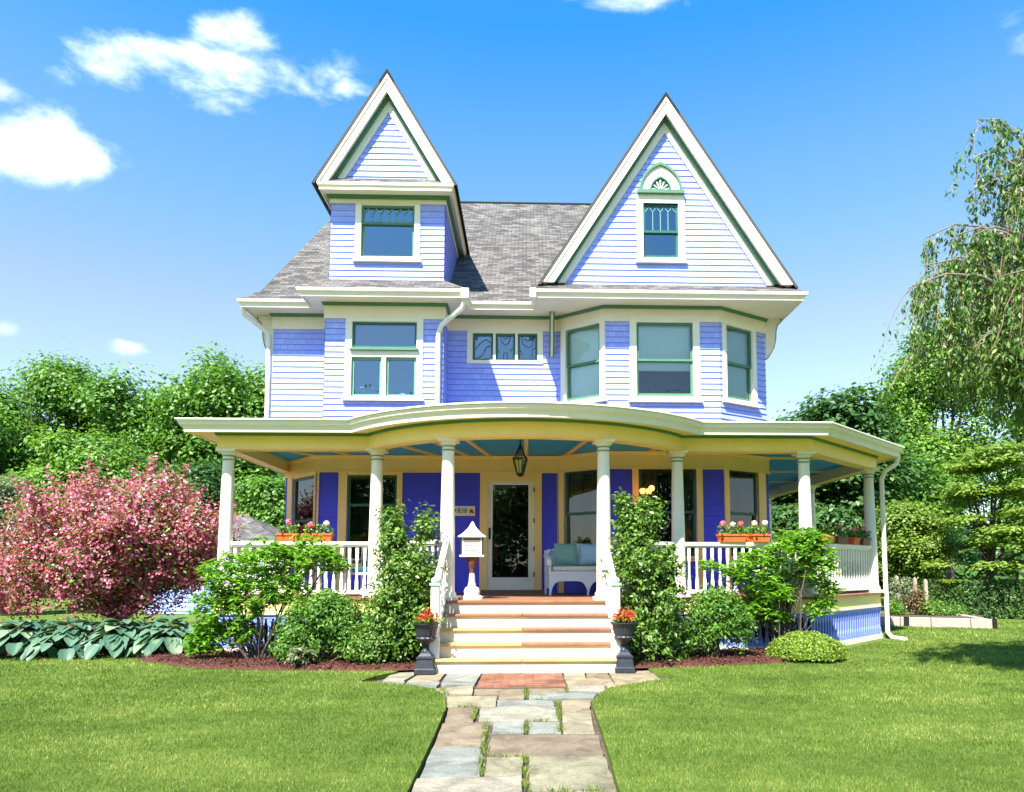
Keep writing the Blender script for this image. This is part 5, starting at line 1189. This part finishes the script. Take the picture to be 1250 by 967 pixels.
# porch chair and table behind the left railing
root = local_root('porch_chair'); mb = MB()
for x in (-.26, .26):
    for y in (0, .5): mb.tube([(x, y, 0), (x, y, .62 if y == 0 else .85)], .022, 8)
    mb.box(x - .03, x + .03, -.03, .5, .62, .65)
mb.box(-.27, .27, 0, .5, .36, .40)
for k in range(6): mb.box(-.23 + k * .083, -.19 + k * .083, .5, .52, .42, .84)
mb.box(-.28, .28, .49, .53, .82, .88); mb.build('frame', 'wicker', root)
m2 = MB(); m2.box(-.24, .24, .0, .46, .40, .50); m2.build('seat_cushion', 'teal_cloth', root, bevel=.03); m2 = MB(); m2.box(-.23, .23, .40, .48, .50, .82); m2.build('back_cushion', 'teal_cloth', root, bevel=.03)
root.location = (P(445, 700, 13.2).x, 13.15, .945); root.rotation_euler.z = R(-12); tag(root, 'white porch chair with dark teal cushions behind the left railing', 'chair')
root = local_root('side_table'); mb = MB(); mb.box(-.25, .25, -.2, .2, .50, .535); mb.build('table_top', 'cream_white', root, bevel=.006)
for x in (-.21, .21):
    for y in (-.16, .16): mb = MB(); mb.box(x - .02, x + .02, y - .02, y + .02, 0, .5); mb.build('leg', 'cream_white', root)
root.location = (P(410, 700, 13.0).x, 12.95, .945); tag(root, 'small white side table left of the teal cushioned porch chair', 'table')
# urns
def urn_plant(root, z, seed, trail):
    rng = np.random.default_rng(seed); n = 150; d = rng.normal(size=(n, 3)); d[:, 2] = np.abs(d[:, 2]) + .3; d /= np.linalg.norm(d, axis=1, keepdims=True); c = np.array([0, 0, z]) + d * rng.uniform(.04, .17, (n, 1)) * np.array([1.1, 1.1, 1.1])
    leafmesh('red_foliage', 'leaf_red', c, rng.normal(size=c.shape) * .6 + [0, 0, .6], .10, .3, rng, root, tang=d)
    d = rng.normal(size=(120, 3)); d[:, 2] = np.abs(d[:, 2]) * .3; d /= np.linalg.norm(d, axis=1, keepdims=True); c = np.array([0, 0, z + .01]) + d * rng.uniform(.06, .20 + trail, (120, 1)); leafmesh('foliage', 'leaf_shrub', c, rng.normal(size=c.shape) * .5 + [0, 0, 1], .06, .5, rng, root)
def urn(x, y, seed, label):
    root = local_root('garden_urn'); mb = MB()
    prof = [(.05, .30), (.04, .315), (.036, .34), (.05, .355), (.038, .37), (.06, .40), (.11, .43), (.135, .47), (.12, .49), (.125, .50), (.135, .54), (.15, .61), (.17, .645), (.185, .655), (.19, .668), (.18, .675), (.155, .67), (.14, .62), (.1, .6)]
    vs = []; n = 48
    for (r_, z) in prof:
        for k in range(n):
            a = 2 * math.pi * k / n; fl_ = 1 + (.035 * math.cos(a * 16) if .44 < z < .63 and r_ > .11 else 0); vs.append((r_ * fl_ * math.cos(a), r_ * fl_ * math.sin(a), z))
    fs = [(i * n + k, i * n + (k + 1) % n, (i + 1) * n + (k + 1) % n, (i + 1) * n + k) for i in range(len(prof) - 1) for k in range(n)]
    mb.add(vs, fs); mb.build('bowl', 'iron', root, smooth=True)
    mb = MB(); s2 = math.sqrt(2); mb.lathe([(.135 * s2, 0), (.135 * s2, .06), (.12 * s2, .075), (.105 * s2, .19), (.115 * s2, .2), (.115 * s2, .22), (.09 * s2, .235), (.06 * s2, .27), (.055 * s2, .30)], (0, 0, 0), 4, rot=math.pi / 4); mb.build('pedestal', 'iron', root)
    mb = MB(); mb.lathe([(.15, 0), (.1, .02), (.0, .025)], (0, 0, .64), 16); mb.build('soil', 'soil', root)
    urn_plant(root, .68, seed, .06 if seed % 2 else 0)
    root.location = (x, y, .01); tag(root, label, 'urn', 'urns at the foot of the stairs')
q = G(519, 823, 0); urn(q.x, q.y + .02, 141, 'black iron urn on a square pedestal at the left foot of the stairs'); q = G(762, 821, 0); urn(q.x, q.y + .02, 142, 'black iron urn on a square pedestal at the right foot of the stairs')
# flower boxes on the rails
def flower_box(x, y, rz, w_, label, mat='terracotta', seed=1, blooms='blossom_rose', n_b=3, h=.13, white=True):
    root = local_root('flower_box'); mb = MB(); d = .085
    vs = [(-w_ / 2 + .015, -d + .015, 0), (w_ / 2 - .015, -d + .015, 0), (w_ / 2 - .015, d - .015, 0), (-w_ / 2 + .015, d - .015, 0), (-w_ / 2, -d, h), (w_ / 2, -d, h), (w_ / 2, d, h), (-w_ / 2, d, h)]
    mb.add(vs, [(3, 2, 1, 0), (0, 1, 5, 4), (1, 2, 6, 5), (2, 3, 7, 6), (3, 0, 4, 7)]); mb.add([(x_, y_, h - .02) for x_, y_ in ((-w_ / 2 + .01, -d + .01), (w_ / 2 - .01, -d + .01), (w_ / 2 - .01, d - .01), (-w_ / 2 + .01, d - .01))], [(0, 1, 2, 3)])
    frame_ = [(-w_ / 2 - .01, w_ / 2 + .01, -d - .01, -d + .012), (-w_ / 2 - .01, w_ / 2 + .01, d - .012, d + .01), (-w_ / 2 - .01, -w_ / 2 + .012, -d + .012, d - .012), (w_ / 2 - .012, w_ / 2 + .01, -d + .012, d - .012)]
    for a, b, c_, e in frame_: mb.box(a, b, c_, e, h - .025, h + .006)
    mb.build('trough', mat, root)
    rng = np.random.default_rng(seed); n = int(260 * w_ / .5); c = np.stack([rng.uniform(-w_ / 2, w_ / 2, n), rng.normal(size=n) * .06, h + rng.random(n) ** 1.2 * .15], 1); leafmesh('foliage', 'leaf_holly' if seed % 2 else 'leaf_shrub', c, rng.normal(size=c.shape) * .6 + [0, -.3, .8], .05, .75, rng, root)
    for k in range(n_b):
        x_ = -w_ / 2 + w_ * (k + .5) / n_b + rng.normal() * .02; cc_ = np.array([x_, rng.normal() * .04, h + .15 + rng.random() * .07]); dd = rng.normal(size=(55, 3)); dd /= np.linalg.norm(dd, axis=1, keepdims=True)
        leafmesh('flower_head', blooms if k % 2 == 0 else 'blossom_white', cc_ + dd * .045, dd, .036, .8, rng, root)
    root.location = (x, y, 1.862); root.rotation_euler.z = rz; tag(root, label, 'flower box', 'planters on the porch rails')
fy = 12.41
def fxp(px, y=fy): return P(px, 660, y).x
flower_box(fxp(352, 12.44), 12.44, 0, .34, 'short orange flower box at the left end of the left railing', seed=1, n_b=1)
flower_box(fxp(388, 12.43), 12.43, 0, .48, 'orange flower box with a pink bloom on the left railing', seed=3, n_b=2)
flower_box(fxp(893, 12.42), 12.42, 0, .46, 'orange flower box with pink blooms at the left of the right railing', seed=5, n_b=3)
flower_box(fxp(928, 12.42), 12.42, 0, .30, 'small orange flower box beside the longer one on the right railing', seed=7, n_b=2, blooms='blossom_white')
flower_box(fxp(912, 12.60), 12.60, 0, .22, 'little yellow green planter squeezed between the right railing boxes', seed=8, n_b=0)
a_, b_ = Vector(COLS[5]), Vector(COLS[6]); rz_ = math.atan2((b_ - a_).y, (b_ - a_).x)
for t_, w_, m_, lb, sd_ in ((.28, .3, 'terracotta', 'small orange planter nearest the front corner on the angled rail', 9), (.47, .46, 'terracotta_dark', 'dark brown flower box with a pink bloom on the angled rail', 11), (.69, .28, 'terracotta', 'orange planter with a pink bloom on the angled rail', 13), (.86, .36, 'terracotta_dark', 'dark brown planter next to the far corner column', 15)):
    q = a_.lerp(b_, t_); flower_box(q.x, q.y, rz_, w_, lb, mat=m_, seed=sd_, n_b=1 if sd_ != 9 else 0)
# lit lamp seen through the bay window
q = P(793, 600, 13.4); root = empty('chandelier', (q.x, 13.42, 2.6), 'three orange glowing lamp shades seen inside the bay window', 'lamp')
lamps = [(785, 599), (793, 599), (797, 595)]
for k, (a, b) in enumerate(lamps):
    qq = P(a, b, 13.40); mb = MB(); mb.lathe([(.035, -.05), (.055, -.01), (.05, .03), (.02, .05)], (qq.x, 13.46 + .04 * k, qq.z), 10); mb.build('lamp_shade', 'lamp_glow', root, smooth=True)
mb = MB(); qa = P(785, 595, 13.46); qb = P(797, 592, 13.5); mb.tube([qa, (qa + qb) / 2 + Vector((0, 0, .05)), qb], .006, 5); mb.tube([(qa + qb) / 2 + Vector((0, 0, .05)), (qa + qb) / 2 + Vector((0, .1, .3))], .006, 5); mb.build('arm', 'black', root)
# ================================================================== GRASS
rng = np.random.default_rng(200)
def inside(poly, x, y):
    c = np.zeros(len(x), bool); n = len(poly)
    for i in range(n):
        (x1, y1), (x2, y2) = poly[i], poly[(i + 1) % n]; m = ((y1 > y) != (y2 > y)) & (x < (x2 - x1) * (y - y1) / (y2 - y1 + 1e-12) + x1); c ^= m
    return c
lawnL = [(-60, -2), (-.84, -2)] + pl[1:] + [(-60, 10.9)]; lawnR = [(.66, -2)] + pr[1:] + [(60, 10.9), (60, -2)]
bedsx = [[(-5.9, 11.5), (-4.6, 10.55), (-3.4, 10.35), (-2.2, 10.25), (-1.5, 10.3), (-1.3, 11.2), (-2.6, 12.3), (-5.2, 12.3), (-5.8, 13)], [(1.3, 11.2), (1.45, 10.35), (2.6, 10.55), (3.8, 10.9), (4.8, 11.3), (5.1, 12.1), (4.8, 12.3), (2.6, 12.3)], [(-13.5, 13.0), (-9.5, 11.8), (-6.4, 12.1), (-5.9, 12.8), (-6.2, 16.5), (-9, 18), (-14, 17)], [(-5.2, 12.2), (5.0, 12.2), (7.2, 14.4), (7.2, 25), (-5.2, 25)]]
P_ = []
for (ya, yb, dens, wd, ht) in ((3.9, 5.6, 12000, .0038, .022), (5.6, 7.6, 7000, .0052, .024), (7.6, 10.2, 3800, .0075, .027), (10.2, 14, 1600, .011, .030), (14, 19, 520, .018, .04)):
    hw0 = yb * .80; n = int((yb - ya) * 2 * hw0 * dens); x = rng.uniform(-hw0, hw0, n); y = rng.uniform(ya, yb, n)
    k = inside(lawnL, x, y) | inside(lawnR, x, y) | (y >= 10.9)
    for b_ in bedsx: k &= ~inside(b_, x, y)
    cl_ = .5 + .5 * np.sin(x * 5.1 + np.sin(y * 3.3) * 2) * np.sin(y * 6.7 + np.cos(x * 4.1) * 2); k &= rng.random(n) < .55 + .45 * cl_
    x = x[k]; y = y[k]; m = len(x); P_.append((x, y, np.full(m, wd), ht * rng.uniform(.6, 1.3, m)))
x = np.concatenate([p[0] for p in P_]); y = np.concatenate([p[1] for p in P_]); wd = np.concatenate([p[2] for p in P_]); ht = np.concatenate([p[3] for p in P_])
def blades(name, x, y, wd, ht, z, mat='grassblade', patch=True):
    n = len(x); az = rng.uniform(0, 6.283, n); ln = ht * rng.uniform(.2, 1.0, n); la = rng.uniform(0, 6.283, n)
    v = np.empty((n, 3, 3)); v[:, 0, 0] = x - np.cos(az) * wd / 2; v[:, 0, 1] = y - np.sin(az) * wd / 2; v[:, 1, 0] = x + np.cos(az) * wd / 2; v[:, 1, 1] = y + np.sin(az) * wd / 2; v[:, :2, 2] = z - .004
    v[:, 2, 0] = x + np.cos(la) * ln; v[:, 2, 1] = y + np.sin(la) * ln; v[:, 2, 2] = z + ht
    me = bpy.data.meshes.new(name); me.vertices.add(3 * n); me.vertices.foreach_set('co', v.ravel().astype(np.float32)); me.loops.add(3 * n); me.loops.foreach_set('vertex_index', np.arange(3 * n, dtype=np.int32)); me.polygons.add(n); me.polygons.foreach_set('loop_start', np.arange(0, 3 * n, 3, dtype=np.int32)); me.update(calc_edges=True)
    pt = .45 + .13 * np.sin(x * 1.7 + np.sin(y * 1.1) * 1.5) + .10 * np.sin(y * 2.9 + x * .8) + .10 * np.sin(y * 5.2 + 1.3 * np.sin(x * .9) + .5 * np.sin(x * 3.1)) + .16 * np.sin(x * 7.3 + 2 * np.sin(y * 5.1)) * np.sin(y * 8.7 + 1.7 * np.sin(x * 6.1)) + .12 * np.sin(x * 17 + 3 * np.sin(y * 11)) * np.sin(y * 19 + 2 * np.sin(x * 13)); r_ = np.clip(rng.normal(size=n) * .28 + (pt if patch else .5), 0, 1)
    at = me.attributes.new('rnd', 'FLOAT', 'POINT'); at.data.foreach_set('value', np.repeat(r_, 3).astype(np.float32)); me.materials.append(MATS[mat]); o = bpy.data.objects.new(name, me); COL.objects.link(o); return stuff(o)
blades('grass', x, y, wd, ht, LZ)
# weeds in the joints of the path
jl = [[(500, 555), (488, 640), (478, 752)], [(647, 684), (645, 812)], [(648, 428), (648, 468)], [(460, 500), (448, 550)], [(765, 475), (775, 595)], [(648, 553), (648, 597)], [(380, 497), (445, 497)], [(655, 550), (735, 550)], [(335, 428), (350, 455)], [(795, 428), (800, 442)], [(660, 470), (720, 470)], [(500, 372), (700, 370)], [(510, 684), (640, 683)], [(655, 812), (980, 811)]]
gx = []; gy = []
for ln_ in jl:
    for a, b in zip(ln_[:-1], ln_[1:]):
        A_, B_ = C8(*a), C8(*b); L_ = (B_ - A_).length; n = int(L_ * 420)
        t_ = rng.random(n); dn = .5 + .5 * np.sin(t_ * 17 + a[0]); k = rng.random(n) < dn; t_ = t_[k]; gx.append(A_.x + (B_.x - A_.x) * t_ + rng.normal(size=len(t_)) * .016); gy.append(A_.y + (B_.y - A_.y) * t_ + rng.normal(size=len(t_)) * .016)
gx = np.concatenate(gx); gy = np.concatenate(gy); blades('joint_weeds', gx, gy, np.full(len(gx), .008), rng.uniform(.015, .05, len(gx)), 0.0, patch=False)
# mulch chips
mb = MB(); rr = random.Random(12)
cx_ = []
for b_ in bedsx[:3]:
    x0_, x1_ = min(q[0] for q in b_), max(q[0] for q in b_); y0_, y1_ = min(q[1] for q in b_), min(13.2, max(q[1] for q in b_)); n = int((x1_ - x0_) * (y1_ - y0_) * 700)
    xx = rng.uniform(x0_, x1_, n); yy2 = rng.uniform(y0_, y1_, n); k = inside(b_, xx, yy2); cx_.append(np.stack([xx[k], yy2[k], np.full(k.sum(), LZ + .055)], 1))
c = np.vstack(cx_); c[:, 2] += rng.random(len(c)) * .02
leafmat('chip', (.03, .01, .006), (.11, .032, .02), (.17, .07, .045), rough=.95, trans=.0)
stuff(leafmesh('mulch_chips', 'chip', c, rng.normal(size=c.shape) * .5 + [0, 0, 1], .05, .35, rng))
